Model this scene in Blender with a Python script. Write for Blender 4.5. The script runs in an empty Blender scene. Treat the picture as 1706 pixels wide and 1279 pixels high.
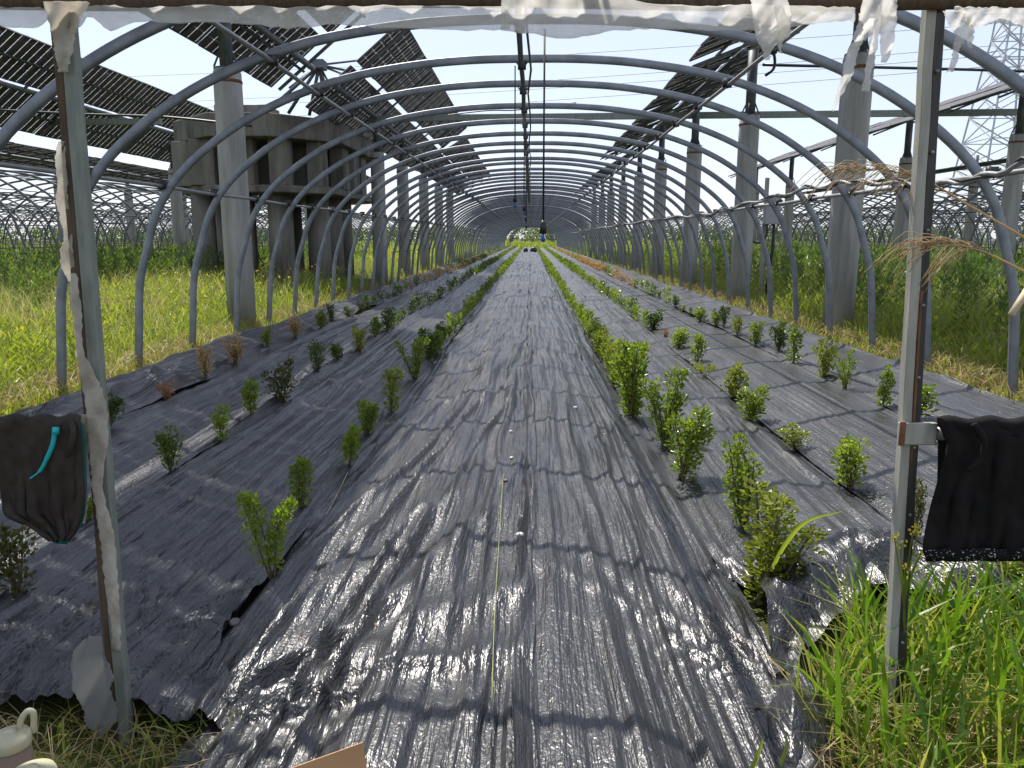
import bpy, bmesh, math, random
import numpy as np
from mathutils import Vector, Matrix

RS = np.random.RandomState(11)
random.seed(5)
scene = bpy.context.scene
COL = scene.collection

# ------------------------------------------------------------------ camera model
FP, CXP, CYP, EYE = 1280.0, 853.0, 639.5, 1.4
PITCH = math.atan((640 - 396) / FP)
YAW = math.atan(31 / FP)
F_ = np.array([-math.sin(YAW) * math.cos(PITCH), math.cos(YAW) * math.cos(PITCH), -math.sin(PITCH)])
R_ = np.array([math.cos(YAW), math.sin(YAW), 0.0])
U_ = np.cross(R_, F_)


def G(x, y=0.0):
    """ground height: the bed of the tunnel is a shallow trough"""
    a = np.abs(x)
    return np.where(a > 4.1, 0.0, -0.4 * (1 - np.minimum(a / 4.1, 1.0) ** 1.6))


def ray(px, py):
    return F_ + (px - CXP) / FP * R_ - (py - CYP) / FP * U_


def at(px, py, Y):
    d = ray(px, py)
    return Vector(np.array([0, 0, EYE]) + d * (Y / d[1]))


def gnd(px, py):
    d = ray(px, py)
    t = 0.5
    while t < 300:
        q = np.array([0, 0, EYE]) + d * t
        if q[2] < float(G(q[0])):
            break
        t *= 1.0008
    return Vector(q)


# ------------------------------------------------------------------ noise
_T = np.random.RandomState(3).rand(8, 256, 256)


def vn(x, y, s=0):
    t = _T[s % 8]
    x = x + 37.3 * s
    y = y + 91.7 * s
    xi = np.floor(x).astype(int)
    yi = np.floor(y).astype(int)
    fx = x - xi
    fy = y - yi
    fx = fx * fx * fx * (fx * (fx * 6 - 15) + 10)
    fy = fy * fy * fy * (fy * (fy * 6 - 15) + 10)
    a = t[xi & 255, yi & 255]
    b = t[(xi + 1) & 255, yi & 255]
    c = t[xi & 255, (yi + 1) & 255]
    d = t[(xi + 1) & 255, (yi + 1) & 255]
    return (a * (1 - fx) + b * fx) * (1 - fy) + (c * (1 - fx) + d * fx) * fy


def fbm(x, y, s=0, o=3):
    r = 0
    k = 1.0
    for i in range(o):
        r = r + k * (vn(x * 2 ** i, y * 2 ** i, s + i) - .5)
        k *= .5
    return r


def ridge(x, y, s=0, p=2.0):
    return (1 - np.abs(2 * vn(x, y, s) - 1)) ** p


# ------------------------------------------------------------------ materials
class NM:
    def __init__(s, name):
        s.m = bpy.data.materials.new(name)
        s.m.use_nodes = True
        s.t = s.m.node_tree
        s.t.nodes.clear()
        s.out = s.n('ShaderNodeOutputMaterial')

    def n(s, typ, **kw):
        nd = s.t.nodes.new(typ)
        for k, v in kw.items():
            setattr(nd, k, v)
        return nd

    def l(s, a, b):
        s.t.links.new(a, b)

    def coord(s, scale=(1, 1, 1), kind='Object', rot=(0, 0, 0)):
        tc = s.n('ShaderNodeTexCoord')
        mp = s.n('ShaderNodeMapping')
        mp.inputs['Scale'].default_value = scale
        mp.inputs['Rotation'].default_value = rot
        s.l(tc.outputs[kind], mp.inputs['Vector'])
        return mp.outputs[0]

    def noise(s, vec, scale, detail=3, rough=.55, dist=0):
        nd = s.n('ShaderNodeTexNoise')
        nd.inputs['Scale'].default_value = scale
        nd.inputs['Detail'].default_value = detail
        nd.inputs['Roughness'].default_value = rough
        nd.inputs['Distortion'].default_value = dist
        s.l(vec, nd.inputs['Vector'])
        return nd.outputs[0]

    def ramp(s, fac, stops):
        r = s.n('ShaderNodeValToRGB')
        while len(r.color_ramp.elements) < len(stops):
            r.color_ramp.elements.new(.5)
        for e, (p, c) in zip(r.color_ramp.elements, stops):
            e.position = p
            e.color = (c[0], c[1], c[2], 1) if not isinstance(c, float) else (c, c, c, 1)
        s.l(fac, r.inputs[0])
        return r.outputs[0]

    def bump(s, h, strength=.5, dist=.01, normal=None):
        b = s.n('ShaderNodeBump')
        b.inputs['Strength'].default_value = strength
        b.inputs['Distance'].default_value = dist
        s.l(h, b.inputs['Height'])
        if normal is not None:
            s.l(normal, b.inputs['Normal'])
        return b.outputs[0]

    def bsdf(s, col, rough=.6, metal=0., spec=.5, normal=None):
        b = s.n('ShaderNodeBsdfPrincipled')
        if isinstance(col, tuple):
            b.inputs['Base Color'].default_value = (*col, 1)
        else:
            s.l(col, b.inputs['Base Color'])
        if isinstance(rough, float):
            b.inputs['Roughness'].default_value = rough
        else:
            s.l(rough, b.inputs['Roughness'])
        b.inputs['Metallic'].default_value = metal
        b.inputs['Specular IOR Level'].default_value = spec
        if normal is not None:
            s.l(normal, b.inputs['Normal'])
        return b

    def done(s, sh):
        s.l(sh, s.out.inputs['Surface'])
        return s.m

    def mix(s, fac, a, b):
        m = s.n('ShaderNodeMixShader')
        if isinstance(fac, float):
            m.inputs[0].default_value = fac
        else:
            s.l(fac, m.inputs[0])
        s.l(a, m.inputs[1])
        s.l(b, m.inputs[2])
        return m.outputs[0]


def simple(name, c1, c2, scale=6., rough=.6, metal=0., bump=.2, bd=.01, stretch=(1, 1, 1), spec=.5, lo=.3, hi=.7):
    k = NM(name)
    v = k.coord(stretch)
    n = k.noise(v, scale, 6, .6)
    c = k.ramp(n, [(lo, c1), (hi, c2)])
    n2 = k.noise(v, scale * 7, 4, .6)
    return k.done(k.bsdf(c, rough, metal, spec, k.bump(n2, bump, bd)).outputs[0])


def leafmat(name, cols, transl=.45, rough=.42, tcol=None):
    """leaf: colour varies from leaf to leaf and plant to plant"""
    k = NM(name)
    g = k.n('ShaderNodeNewGeometry')
    oi = k.n('ShaderNodeObjectInfo')
    mx = k.n('ShaderNodeMath', operation='MULTIPLY_ADD')
    k.l(oi.outputs['Random'], mx.inputs[0])
    mx.inputs[1].default_value = .35
    ad = k.n('ShaderNodeMath', operation='MULTIPLY')
    k.l(g.outputs['Random Per Island'], ad.inputs[0])
    ad.inputs[1].default_value = .65
    k.l(ad.outputs[0], mx.inputs[2])
    n = len(cols)
    c = k.ramp(mx.outputs[0], [(i / (n - 1), cols[i]) for i in range(n)])
    b = k.bsdf(c, rough, 0., .5)
    t = k.n('ShaderNodeBsdfTranslucent')
    hs = k.n('ShaderNodeMixRGB', blend_type='MULTIPLY')
    hs.inputs[0].default_value = 1.
    k.l(c, hs.inputs[1])
    hs.inputs[2].default_value = (*(tcol or (1.5, 1.6, .7)), 1)
    k.l(hs.outputs[0], t.inputs[0])
    return k.done(k.mix(transl, b.outputs[0], t.outputs[0]))


M = {}
M['leaf'] = leafmat('shrub_leaf', [(.08, .125, .012), (.14, .20, .022), (.21, .27, .035), (.31, .36, .06)], .45, .30)
M['leaf_dark'] = leafmat('shrub_leaf_dark', [(.05, .085, .015), (.085, .13, .022), (.14, .19, .035)], .35, .34)
M['leaf_olive'] = leafmat('shrub_leaf_olive', [(.11, .14, .015), (.20, .23, .03), (.31, .31, .06)], .40, .35)
M['leaf_brown'] = leafmat('shrub_leaf_bronze', [(.06, .04, .018), (.07, .085, .02), (.10, .07, .025)], .35, .4)
M['leaf_dry'] = leafmat('shrub_leaf_dry', [(.30, .18, .07), (.44, .30, .13), (.52, .38, .18)], .35, .6, (1.3, 1.1, .7))
M['leaf_rust'] = leafmat('shrub_leaf_rust', [(.24, .10, .045), (.36, .18, .08), (.30, .19, .08)], .3, .6, (1.3, 1., .6))
M['grass'] = leafmat('grass_blade', [(.11, .155, .025), (.18, .23, .04), (.25, .29, .06), (.38, .36, .13)], .5, .4, (1.4, 1.5, .5))
M['grass_broad'] = leafmat('grass_broad_blade', [(.06, .13, .015), (.10, .19, .02), (.16, .25, .03)], .5, .33, (1.4, 1.5, .5))
M['grass_far'] = leafmat('weed_blade', [(.07, .115, .03), (.12, .17, .045), (.20, .24, .07)], .42, .45, (1.3, 1.5, .6))
M['grass_dry'] = leafmat('grass_dry', [(.25, .19, .08), (.38, .29, .13), (.46, .36, .19)], .35, .6, (1.2, 1.1, .8))
M['grass_seed'] = leafmat('grass_seed_stalk', [(.22, .24, .09), (.32, .31, .14), (.42, .38, .2)], .5, .6, (1.2, 1.15, .8))
M['flower'] = leafmat('flower_yellow', [(.5, .42, .03), (.65, .55, .08)], .3, .6)
M['reed'] = leafmat('reed_straw', [(.38, .26, .12), (.52, .39, .21), (.62, .50, .31)], .35, .55, (1.2, 1.1, .8))
M['stem'] = simple('stem_bark', (.07, .05, .025), (.14, .11, .05), 40, .8)
M['steel'] = simple('galvanised_steel', (.17, .185, .205), (.27, .29, .315), 5, .45, .5, .15, .002, lo=.35, hi=.65)
k = NM('galvanised_steel')
n1 = k.noise(k.coord(), 5, 6, .6)
n2 = k.noise(k.coord(), 2.3, 7, .7)
ca = k.ramp(n1, [(.35, (.17, .185, .205)), (.65, (.27, .29, .315))])
mm = k.n('ShaderNodeMixRGB')
k.l(k.ramp(n2, [(.60, (0., 0., 0.)), (.68, (.75, .75, .75))]), mm.inputs[0])
k.l(ca, mm.inputs[1])
mm.inputs[2].default_value = (.15, .115, .085, 1)
M['steel'] = k.done(k.bsdf(mm.outputs[0], .46, .45, .5, k.bump(k.noise(k.coord(), 45, 4), .25, .002)).outputs[0])
M['steel_far'] = simple('galvanised_steel_weathered', (.085, .095, .105), (.15, .165, .18), 4, .55, .4, .1, .002)
M['purlin'] = simple('purlin_tube', (.20, .205, .21), (.32, .32, .32), 9, .5, .5, .1, .002)
M['dark'] = simple('black_plastic', (.012, .012, .014), (.03, .03, .032), 20, .45, 0, .1, .002)
M['rust'] = simple('rusty_steel', (.10, .035, .015), (.24, .11, .055), 14, .8, .1, .4, .004)
M['wood'] = simple('weathered_wood', (.055, .034, .02), (.13, .085, .05), 5, .85, 0, .5, .006, (14, 14, 1))
M['postgreen'] = simple('post_galvanised_lichen', (.15, .17, .15), (.27, .29, .25), 9, .65, .2, .3, .003, (3, 3, .6))
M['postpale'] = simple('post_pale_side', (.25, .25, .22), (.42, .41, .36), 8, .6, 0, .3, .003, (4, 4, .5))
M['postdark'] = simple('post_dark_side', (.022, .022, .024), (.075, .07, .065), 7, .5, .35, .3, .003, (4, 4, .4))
M['concrete'] = simple('pillar_concrete', (.20, .195, .175), (.40, .395, .37), 5, .85, 0, .3, .006, (1, 1, .12), lo=.28, hi=.62)
M['blue'] = simple('blue_nozzle', (.01, .05, .42), (.02, .09, .6), 12, .4)
M['boxgrey'] = simple('enclosure_grey', (.33, .34, .34), (.42, .43, .43), 6, .5)
M['jacketbrown'] = simple('jacket_cloth_brown', (.036, .030, .025), (.06, .050, .041), 9, .95, 0, .5, .003, spec=.1)
M['jacketblack'] = simple('jacket_cloth_black', (.010, .0092, .009), (.021, .0185, .0175), 9, .95, 0, .5, .003, spec=.1)
M['teal'] = simple('teal_lining', (.0, .10, .10), (.0, .17, .17), 9, .8)
M['tealcord'] = simple('teal_cord', (.0, .36, .38), (.02, .48, .48), 9, .7)
M['white'] = simple('white_fleck', (.6, .6, .6), (.8, .8, .8), 9, .7)
M['card'] = simple('carton_board', (.40, .23, .11), (.50, .30, .15), 4, .85, 0, .15, .002, (1, 8, 1))
M['cream'] = simple('cream_lid', (.42, .40, .26), (.48, .45, .30), 4, .35, 0, .05, .001)
M['jug'] = simple('jug_body', (.15, .10, .06), (.21, .145, .09), 4, .25, 0, .05, .001)
M['stone'] = simple('pebble', (.45, .44, .42), (.65, .64, .62), 30, .8)
M['stonedark'] = simple('pebble_dark', (.10, .09, .08), (.2, .18, .16), 30, .7)
M['twine'] = simple('twine', (.20, .23, .06), (.30, .33, .11), 30, .7)
M['pylon'] = simple('pylon_steel', (.40, .42, .45), (.48, .50, .52), 2, .6, .2)
M['straw'] = simple('bamboo_stick', (.45, .36, .22), (.55, .45, .3), 20, .7)

# stained concrete of the old structure, colours lowered further for shade under the array
k = NM('stained_shaded_concrete')
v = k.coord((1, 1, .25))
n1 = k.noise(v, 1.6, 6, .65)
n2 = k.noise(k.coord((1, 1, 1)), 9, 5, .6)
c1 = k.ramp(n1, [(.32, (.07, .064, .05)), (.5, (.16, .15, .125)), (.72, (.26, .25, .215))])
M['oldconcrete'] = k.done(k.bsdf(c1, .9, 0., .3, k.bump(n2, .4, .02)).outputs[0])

# black hem with pale woven flecks
k = NM('speckled_cloth')
fl = k.noise(k.coord((1, 1, 1)), 170, 0, .5)
M['speckle'] = k.done(k.bsdf(k.ramp(fl, [(.70, (.012, .011, .011)), (.74, (.5, .5, .5))]), .9, 0., .1).outputs[0])

# woven weed mat
k = NM('woven_weed_mat')
streak = k.noise(k.coord((1, .03, 1)), 42, 2, .55, .25)
streak2 = k.noise(k.coord((1, .05, 1), rot=(0, 0, .12)), 95, 1, .5, .2)
crush = k.noise(k.coord((1, .5, 1)), 62, 1, .5, .6)
fine = k.noise(k.coord((1, .7, 1)), 170, 1, .5, .3)
dust = k.noise(k.coord((1, .3, 1)), 2.2, 6, .65)
col = k.ramp(dust, [(.30, (.009, .009, .0105)), (.55, (.020, .020, .023)), (.78, (.046, .046, .051))])
nb = k.bump(streak, .8, .014)
nb = k.bump(streak2, .35, .005, nb)
nb = k.bump(crush, .72, .0065, nb)
nb = k.bump(fine, .5, .002, nb)
rg = k.ramp(k.noise(k.coord((1, .2, 1)), 5, 5, .6), [(.3, (.30, .30, .30)), (.7, (.43, .43, .43))])
M['mat'] = k.done(k.bsdf(col, rg, 0., .85, nb).outputs[0])

# torn clouded plastic film
k = NM('torn_plastic_film')
v = k.coord((1, 1, 1))
cr = k.noise(v, 16, 5, .65, .8)
c = k.ramp(k.noise(v, 9, 5, .6), [(.3, (.78, .74, .68)), (.6, (.90, .885, .86))])
b = k.bsdf(c, .35, 0., .5, k.bump(cr, .6, .02))
t = k.n('ShaderNodeBsdfTranslucent')
k.l(c, t.inputs[0])
tr = k.n('ShaderNodeBsdfTransparent')
s1 = k.mix(.68, b.outputs[0], t.outputs[0])
M['film'] = k.done(k.mix(.46, s1, tr.outputs[0]))
# dirtier film
k = NM('dirty_plastic_film')
v = k.coord((1, 1, 1))
cr = k.noise(v, 16, 5, .65, .8)
c = k.ramp(k.noise(v, 7, 6, .65), [(.3, (.42, .36, .28)), (.5, (.68, .63, .54)), (.7, (.82, .80, .74))])
b = k.bsdf(c, .45, 0., .4, k.bump(cr, .6, .02))
t = k.n('ShaderNodeBsdfTranslucent')
k.l(c, t.inputs[0])
tr = k.n('ShaderNodeBsdfTransparent')
M['filmdirty'] = k.done(k.mix(.2, k.mix(.5, b.outputs[0], t.outputs[0]), tr.outputs[0]))

k = NM('shaded_plastic_film')  # darker copy of the film, shade at the post foot put into its colour
cr = k.noise(k.coord(), 16, 5, .65, .8)
b = k.bsdf((.30, .30, .285), .4, 0., .4, k.bump(cr, .6, .01))
t = k.n('ShaderNodeBsdfTranslucent')
t.inputs[0].default_value = (.4, .4, .38, 1)
tr = k.n('ShaderNodeBsdfTransparent')
M['filmshade'] = k.done(k.mix(.38, k.mix(.4, b.outputs[0], t.outputs[0]), tr.outputs[0]))

# solar panel: dark cells with clear gaps between the cell rows
k = NM('solar_cells')
tc = k.n('ShaderNodeTexCoord')
sp = k.n('ShaderNodeSeparateXYZ')
k.l(tc.outputs['Object'], sp.inputs[0])


def gap(axis, period, frac):
    m = k.n('ShaderNodeMath', operation='MULTIPLY')
    k.l(sp.outputs[axis], m.inputs[0])
    m.inputs[1].default_value = 1 / period
    f = k.n('ShaderNodeMath', operation='FRACT')
    k.l(m.outputs[0], f.inputs[0])
    g = k.n('ShaderNodeMath', operation='GREATER_THAN')
    k.l(f.outputs[0], g.inputs[0])
    g.inputs[1].default_value = 1 - frac
    return g.outputs[0]


g1 = gap('Y', .275, .095)
g2 = gap('X', .25, .02)
mxm = k.n('ShaderNodeMath', operation='MAXIMUM')
k.l(g1, mxm.inputs[0])
k.l(g2, mxm.inputs[1])
nz = k.noise(k.coord(), 3, 4)
cc = k.ramp(nz, [(.3, (.045, .039, .034)), (.7, (.085, .074, .064))])
b = k.bsdf(cc, .45, 0., .4)
t = k.n('ShaderNodeBsdfTranslucent')
t.inputs[0].default_value = (.9, .9, .92, 1)
tr = k.n('ShaderNodeBsdfTransparent')
tr.inputs[0].default_value = (.85, .88, .9, 1)
M['cells'] = k.done(k.mix(mxm.outputs[0], b.outputs[0], k.mix(.75, t.outputs[0], tr.outputs[0])))
M['panelframe'] = simple('panel_frame', (.05, .052, .055), (.09, .09, .095), 6, .5, .4)

# soil and ground litter
k = NM('field_soil')
v = k.coord()
n1 = k.noise(v, .35, 6, .65)
n2 = k.noise(v, 14, 6, .7)
ca = k.ramp(n1, [(.35, (.060, .075, .022)), (.6, (.105, .115, .035)), (.8, (.16, .14, .06))])
cb = k.ramp(n2, [(.3, (.55, .5, .45)), (.7, (1., 1., 1.))])
mm = k.n('ShaderNodeMixRGB', blend_type='MULTIPLY')
mm.inputs[0].default_value = 1
k.l(ca, mm.inputs[1])
k.l(cb, mm.inputs[2])
M['soil'] = k.done(k.bsdf(mm.outputs[0], .95, 0., .2, k.bump(n2, .8, .03)).outputs[0])


# ------------------------------------------------------------------ mesh helpers
class MB:
    def __init__(s):
        s.v, s.f, s.c = [], [], 0

    def add(s, v, f):
        s.v.extend([tuple(p) for p in v])
        s.f.extend([tuple(i + s.c for i in q) for q in f])
        s.c += len(v)
        return s

    def box(s, c, size, rot=None):
        hx, hy, hz = size[0] / 2, size[1] / 2, size[2] / 2
        v = [Vector((x, y, z)) for x in (-hx, hx) for y in (-hy, hy) for z in (-hz, hz)]
        if rot is not None:
            v = [rot @ p for p in v]
        v = [p + Vector(c) for p in v]
        return s.add(v, [(0, 1, 3, 2), (4, 6, 7, 5), (0, 4, 5, 1), (2, 3, 7, 6), (0, 2, 6, 4), (1, 5, 7, 3)])

    def bar(s, a, b, w, h=None):
        a, b = Vector(a), Vector(b)
        d = (b - a)
        q = d.to_track_quat('Z', 'Y').to_matrix()
        return s.box((a + b) / 2, (w, h or w, d.length), q)

    def tube(s, pts, r, n=8, ell=None, cap=True):
        """sweep; r a number or a list; ell = (in-plane radius, out-of-plane radius) for curves in the xz plane"""
        P = [Vector(p) for p in pts]
        m = len(P)
        rr = r if isinstance(r, (list, tuple)) else [r] * m
        up = Vector((.13, .31, 1)).normalized()
        v = []
        pn = None
        for i in range(m):
            t = (P[min(i + 1, m - 1)] - P[max(i - 1, 0)]).normalized()
            if ell:
                bn = Vector((0, 1, 0))
                nn = bn.cross(t).normalized()
                bn = t.cross(nn)
                ra, rb = ell
            else:
                if pn is None:
                    nn = t.cross(up)
                    if nn.length < .1:
                        nn = t.cross(Vector((1, 0, 0)))
                    nn.normalize()
                else:
                    nn = (pn - t * pn.dot(t)).normalized()
                bn = t.cross(nn)
                ra = rb = rr[i]
            pn = nn
            for j in range(n):
                a = 2 * math.pi * j / n
                ca, sa = math.cos(a), math.sin(a)
                if ell:
                    ca = math.copysign(abs(ca) ** .6, ca)
                    sa = math.copysign(abs(sa) ** .6, sa)
                v.append(P[i] + nn * (ra * ca) + bn * (rb * sa))
        f = []
        for i in range(m - 1):
            for j in range(n):
                a, b = i * n + j, i * n + (j + 1) % n
                f.append((a, b, b + n, a + n))
        if cap:
            f.append(tuple(range(n - 1, -1, -1)))
            f.append(tuple((m - 1) * n + j for j in range(n)))
        return s.add(v, f)

    def lathe(s, prof, c=(0, 0, 0), n=20, wob=0):
        v = []
        for i, (r, z) in enumerate(prof):
            for j in range(n):
                a = 2 * math.pi * j / n
                v.append((c[0] + r * math.cos(a), c[1] + r * math.sin(a), c[2] + z))
        f = []
        for i in range(len(prof) - 1):
            for j in range(n):
                a, b = i * n + j, i * n + (j + 1) % n
                f.append((a, b, b + n, a + n))
        f.append(tuple(range(n - 1, -1, -1)))
        f.append(tuple((len(prof) - 1) * n + j for j in range(n)))
        return s.add(v, f)

    def mesh(s, name, mat, smooth=True):
        me = bpy.data.meshes.new(name)
        me.from_pydata(s.v, [], s.f)
        me.materials.append(mat)
        if smooth:
            me.polygons.foreach_set('use_smooth', [True] * len(me.polygons))
        me.update()
        return me

    def build(s, name, mat, parent=None, smooth=True, loc=None, origin=None):
        if origin is not None:
            o = Vector(origin)
            s.v = [tuple(Vector(p) - o) for p in s.v]
        ob = bpy.data.objects.new(name, s.mesh(name, mat, smooth))
        COL.objects.link(ob)
        if origin is not None:
            ob.location = origin
        if loc is not None:
            ob.location = loc
        if parent is not None:
            ob.parent = parent
        return ob


def npmesh(name, V, Fq, mat, smooth=False, tri=False):
    me = bpy.data.meshes.new(name)
    k_ = 3 if tri else 4
    me.vertices.add(len(V))
    me.vertices.foreach_set('co', np.asarray(V, np.float32).ravel())
    Fq = np.asarray(Fq, np.int32)
    me.loops.add(Fq.size)
    me.polygons.add(len(Fq))
    me.loops.foreach_set('vertex_index', Fq.ravel())
    me.polygons.foreach_set('loop_start', np.arange(0, Fq.size, k_, dtype=np.int32))
    me.polygons.foreach_set('use_smooth', np.full(len(Fq), smooth, dtype=bool))
    me.materials.append(mat)
    me.update(calc_edges=True)
    return me


def link(name, me, parent=None, loc=None):
    ob = bpy.data.objects.new(name, me)
    COL.objects.link(ob)
    if loc is not None:
        ob.location = loc
    if parent is not None:
        ob.parent = parent
    return ob


def empty(name, loc=(0, 0, 0)):
    o = bpy.data.objects.new(name, None)
    o.empty_display_size = .2
    COL.objects.link(o)
    o.location = loc
    return o


def tag(o, label=None, cat=None, group=None, kind=None):
    if label:
        o['label'] = label
    if cat:
        o['category'] = cat
    if group:
        o['group'] = group
    if kind:
        o['kind'] = kind
    return o


def bevel(o, w=.01, seg=2):
    m = o.modifiers.new('bevel', 'BEVEL')
    m.width = w
    m.segments = seg
    m.limit_method = 'ANGLE'
    return o


def copy_tree(o, parent=None):
    c = o.copy()
    COL.objects.link(c)
    if parent is not None:
        c.parent = parent
    for ch in list(o.children):
        copy_tree(ch, c)
    return c


def catmull(P, n):
    P = [np.array(p, float) for p in P]
    out = []
    for i in range(len(P) - 1):
        p0 = P[max(i - 1, 0)]
        p1, p2 = P[i], P[i + 1]
        p3 = P[min(i + 2, len(P) - 1)]
        for j in range(n):
            t = j / n
            out.append(.5 * ((2 * p1) + (-p0 + p2) * t + (2 * p0 - 5 * p1 + 4 * p2 - p3) * t * t + (-p0 + 3 * p1 - 3 * p2 + p3) * t ** 3))
    out.append(P[-1])
    return out


# ------------------------------------------------------------------ ground
def axis(lim, fine, grow):
    a = [0.]
    st = fine
    while a[-1] < lim:
        a.append(a[-1] + st)
        if a[-1] > 9:
            st *= grow
    return a


xp = axis(700, .35, 1.18)
xs = np.array([-x for x in xp[:0:-1]] + xp)
yp = axis(900, .5, 1.15)
ys = np.array([-60, -30, -12, -6, -3, -1.5] + yp)
XX, YY = np.meshgrid(xs, ys, indexing='ij')
ZZ = G(XX) - .05 + .05 * fbm(XX * .6, YY * .6, 2) * (np.abs(XX) > 3.9)
V = np.stack([XX, YY, ZZ], -1).reshape(-1, 3)
ny = len(ys)
I, J = np.meshgrid(np.arange(len(xs) - 1), np.arange(ny - 1), indexing='ij')
a = (I * ny + J).ravel()
Fq = np.stack([a, a + ny, a + ny + 1, a + 1], -1)
o = link('ground', npmesh('ground', V, Fq, M['soil'], True))
tag(o, 'green and brown soil of the field around the tunnel', 'ground', kind='structure')

# ------------------------------------------------------------------ weed mat sheets
ROWX = {'L3': -3.45, 'L2': -2.48, 'L1': -1.42, 'R1': 1.05, 'R2': 2.16, 'R3': 3.25}


def pinfold(x, y, px, py, s, fr=9., amp=.03, reach=.8, lo=.25):
    """folds fanning out from a point where the mat is pinned down"""
    dx, dy = x - px, y - py
    r = np.sqrt(dx * dx + dy * dy) + 1e-4
    th = np.arctan2(dx, dy)
    ph = th * fr + 2.4 * (vn(th * 3 + 20, r * .6, s) - .5)
    f = .5 + .5 * np.cos(ph * 2.2)
    f = f ** 1.6 * (.4 + 1.1 * vn(th * 6 + 50, r * .3, s + 1))
    return amp * (f - .3) * np.minimum(r / .35, 1) * np.exp(-r / reach) * np.clip(dy / r * 1.6 + lo, 0, 1)


def rowx(name, y):
    return ROWX[name] + .035 * (vn(y * .35 + 7, np.full_like(y, ROWX[name] * 3), 4) - .5) * 2


SURF = {}


def sheet(key, xl, xr, y0, y1, seed, label, mound, folds, edge_l=0., edge_r=0., front=None, ang=0., pins=(), fram=.045):
    ncol = max(36, int((xr(np.array([5.]))[0] - xl(np.array([5.]))[0]) / .0135))
    yv = [y0]
    while yv[-1] < y1:
        yv.append(yv[-1] + max(.013, .0042 * yv[-1]))
    yv = np.array(yv)
    u = np.linspace(0, 1, ncol)
    UU, Y = np.meshgrid(u, yv, indexing='ij')
    L, R = xl(yv), xr(yv)
    X = L[None, :] + UU * (R - L)[None, :]
    if front is not None:      # ragged front edge
        Y = Y + np.maximum(0, front(X) - y0) * np.exp(-(Y - y0) / 1.2)
    Z = G(X) + mound * (np.sin(np.pi * np.clip(UU, 0, 1)) ** .8 if key[0] != 'C' else np.sin(np.pi / 2 * np.clip(UU if key == 'C1' else 1 - UU, 0, 1)) ** 1.1)
    ca, sa = math.cos(ang), math.sin(ang)
    xr_ = X * ca - Y * sa
    yr_ = X * sa + Y * ca
    wp = fbm(X * 1.3, Y * .9, seed) * .35
    # long folds
    Z = Z + folds[0] * (ridge((xr_ + wp * .12) * 12, yr_ * .28, seed, 2.4) - .25) * (.35 + .9 * vn(X * 1.1, Y * .7, seed + 3))
    Z = Z + folds[0] * .5 * (ridge((xr_ + wp * .08) * 27, yr_ * .45, seed + 1, 1.8) - .3) * (.4 + 1.1 * vn(X * 1.7, Y * .8, seed + 5))
    Z = Z + .0045 * (vn(X * 34, Y * 9, seed + 2) - .5) * (.3 + 1.2 * vn(X * 2.1, Y * 1.2, seed + 6)) * np.clip(1.6 - Y / 14, .25, 1)
    Z = Z + folds[0] * 1.5 * (ridge((xr_ + wp * .16) * 4.8, yr_ * .2, seed + 4, 3.0) - .2) * np.clip(vn(X * 1.3 + 5, Y * .45, seed + 1) * 2.2 - .35, 0, 1.2)
    # diagonal creases
    a2 = folds[2]
    xq = X * math.cos(a2) - Y * math.sin(a2)
    yq = X * math.sin(a2) + Y * math.cos(a2)
    msk = np.clip(vn(X * .8 + 3, Y * .3, seed + 5) * 2.4 - .7, 0, 1)
    Z = Z + 1.25 * folds[1] * (ridge((xq + wp * .10) * 7.5, yq * .32, seed + 2, 3.2) - .2) * msk * np.sin(np.pi * UU) ** .6
    Z = Z + .03 * fbm(X * 1.6, Y * .5, seed + 4, 2)
    for pn_ in pins:
        Z = Z + pinfold(X, Y, *pn_)
    # edges curl
    if edge_l:
        Z = Z + edge_l * np.exp(-UU * (R - L)[None, :] / .035) * (.3 + 1.2 * vn(Y * 2.2, X * 0, seed + 2))
    if edge_r:
        Z = Z + edge_r * np.exp(-(1 - UU) * (R - L)[None, :] / .035) * (.3 + 1.2 * vn(Y * 2.2, X * 0, seed + 3))
    if front is not None:
        d = (Y - front(X))
        Z = Z + fram * np.exp(-np.maximum(d, 0) / .28) * (ridge(X * 5.5, Y * 4.0, seed + 1, 1.3) + .2) - .05 * np.exp(-np.maximum(d, 0) / .06)
    Vv = np.stack([X, Y, Z], -1).reshape(-1, 3)
    nn_ = len(yv)
    I, J = np.meshgrid(np.arange(ncol - 1), np.arange(nn_ - 1), indexing='ij')
    a = (I * nn_ + J).ravel()
    Fq = np.stack([a, a + nn_, a + nn_ + 1, a + 1], -1)
    ob = link('weed_mat', npmesh('weed_mat', Vv, Fq, M['mat'], True))
    tag(ob, label, 'ground sheet', 'black weed mats covering the beds')
    SURF[key] = (X, Y, Z, yv, L, R)
    return ob


def surf(x, y):
    """height of the topmost sheet at a point"""
    best = float(G(x)) - .05
    for (X, Y, Z, yv, L, R) in SURF.values():
        j = int(np.searchsorted(Y[0], y))
        if j <= 0 or j >= X.shape[1]:
            continue
        if X[0, j] <= x <= X[-1, j]:
            i = int(np.searchsorted(X[:, j], x))
            i = min(i, X.shape[0] - 1)
            best = max(best, float(Z[i, j]))
    return best


Y1 = 128.


def cornerL(y):   # left edge of the centre sheet gathers towards its pinned front corner
    x = rowx('L1', y)
    t = np.clip((3.0 - y) / .55, 0, 1) ** 1.4
    return x * (1 - t) + (-1.16) * t


def cornerR(y):
    x = rowx('R1', y)
    t = np.clip((3.3 - y) / .75, 0, 1) ** 1.2
    return x * (1 - t) + .98 * t


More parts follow.
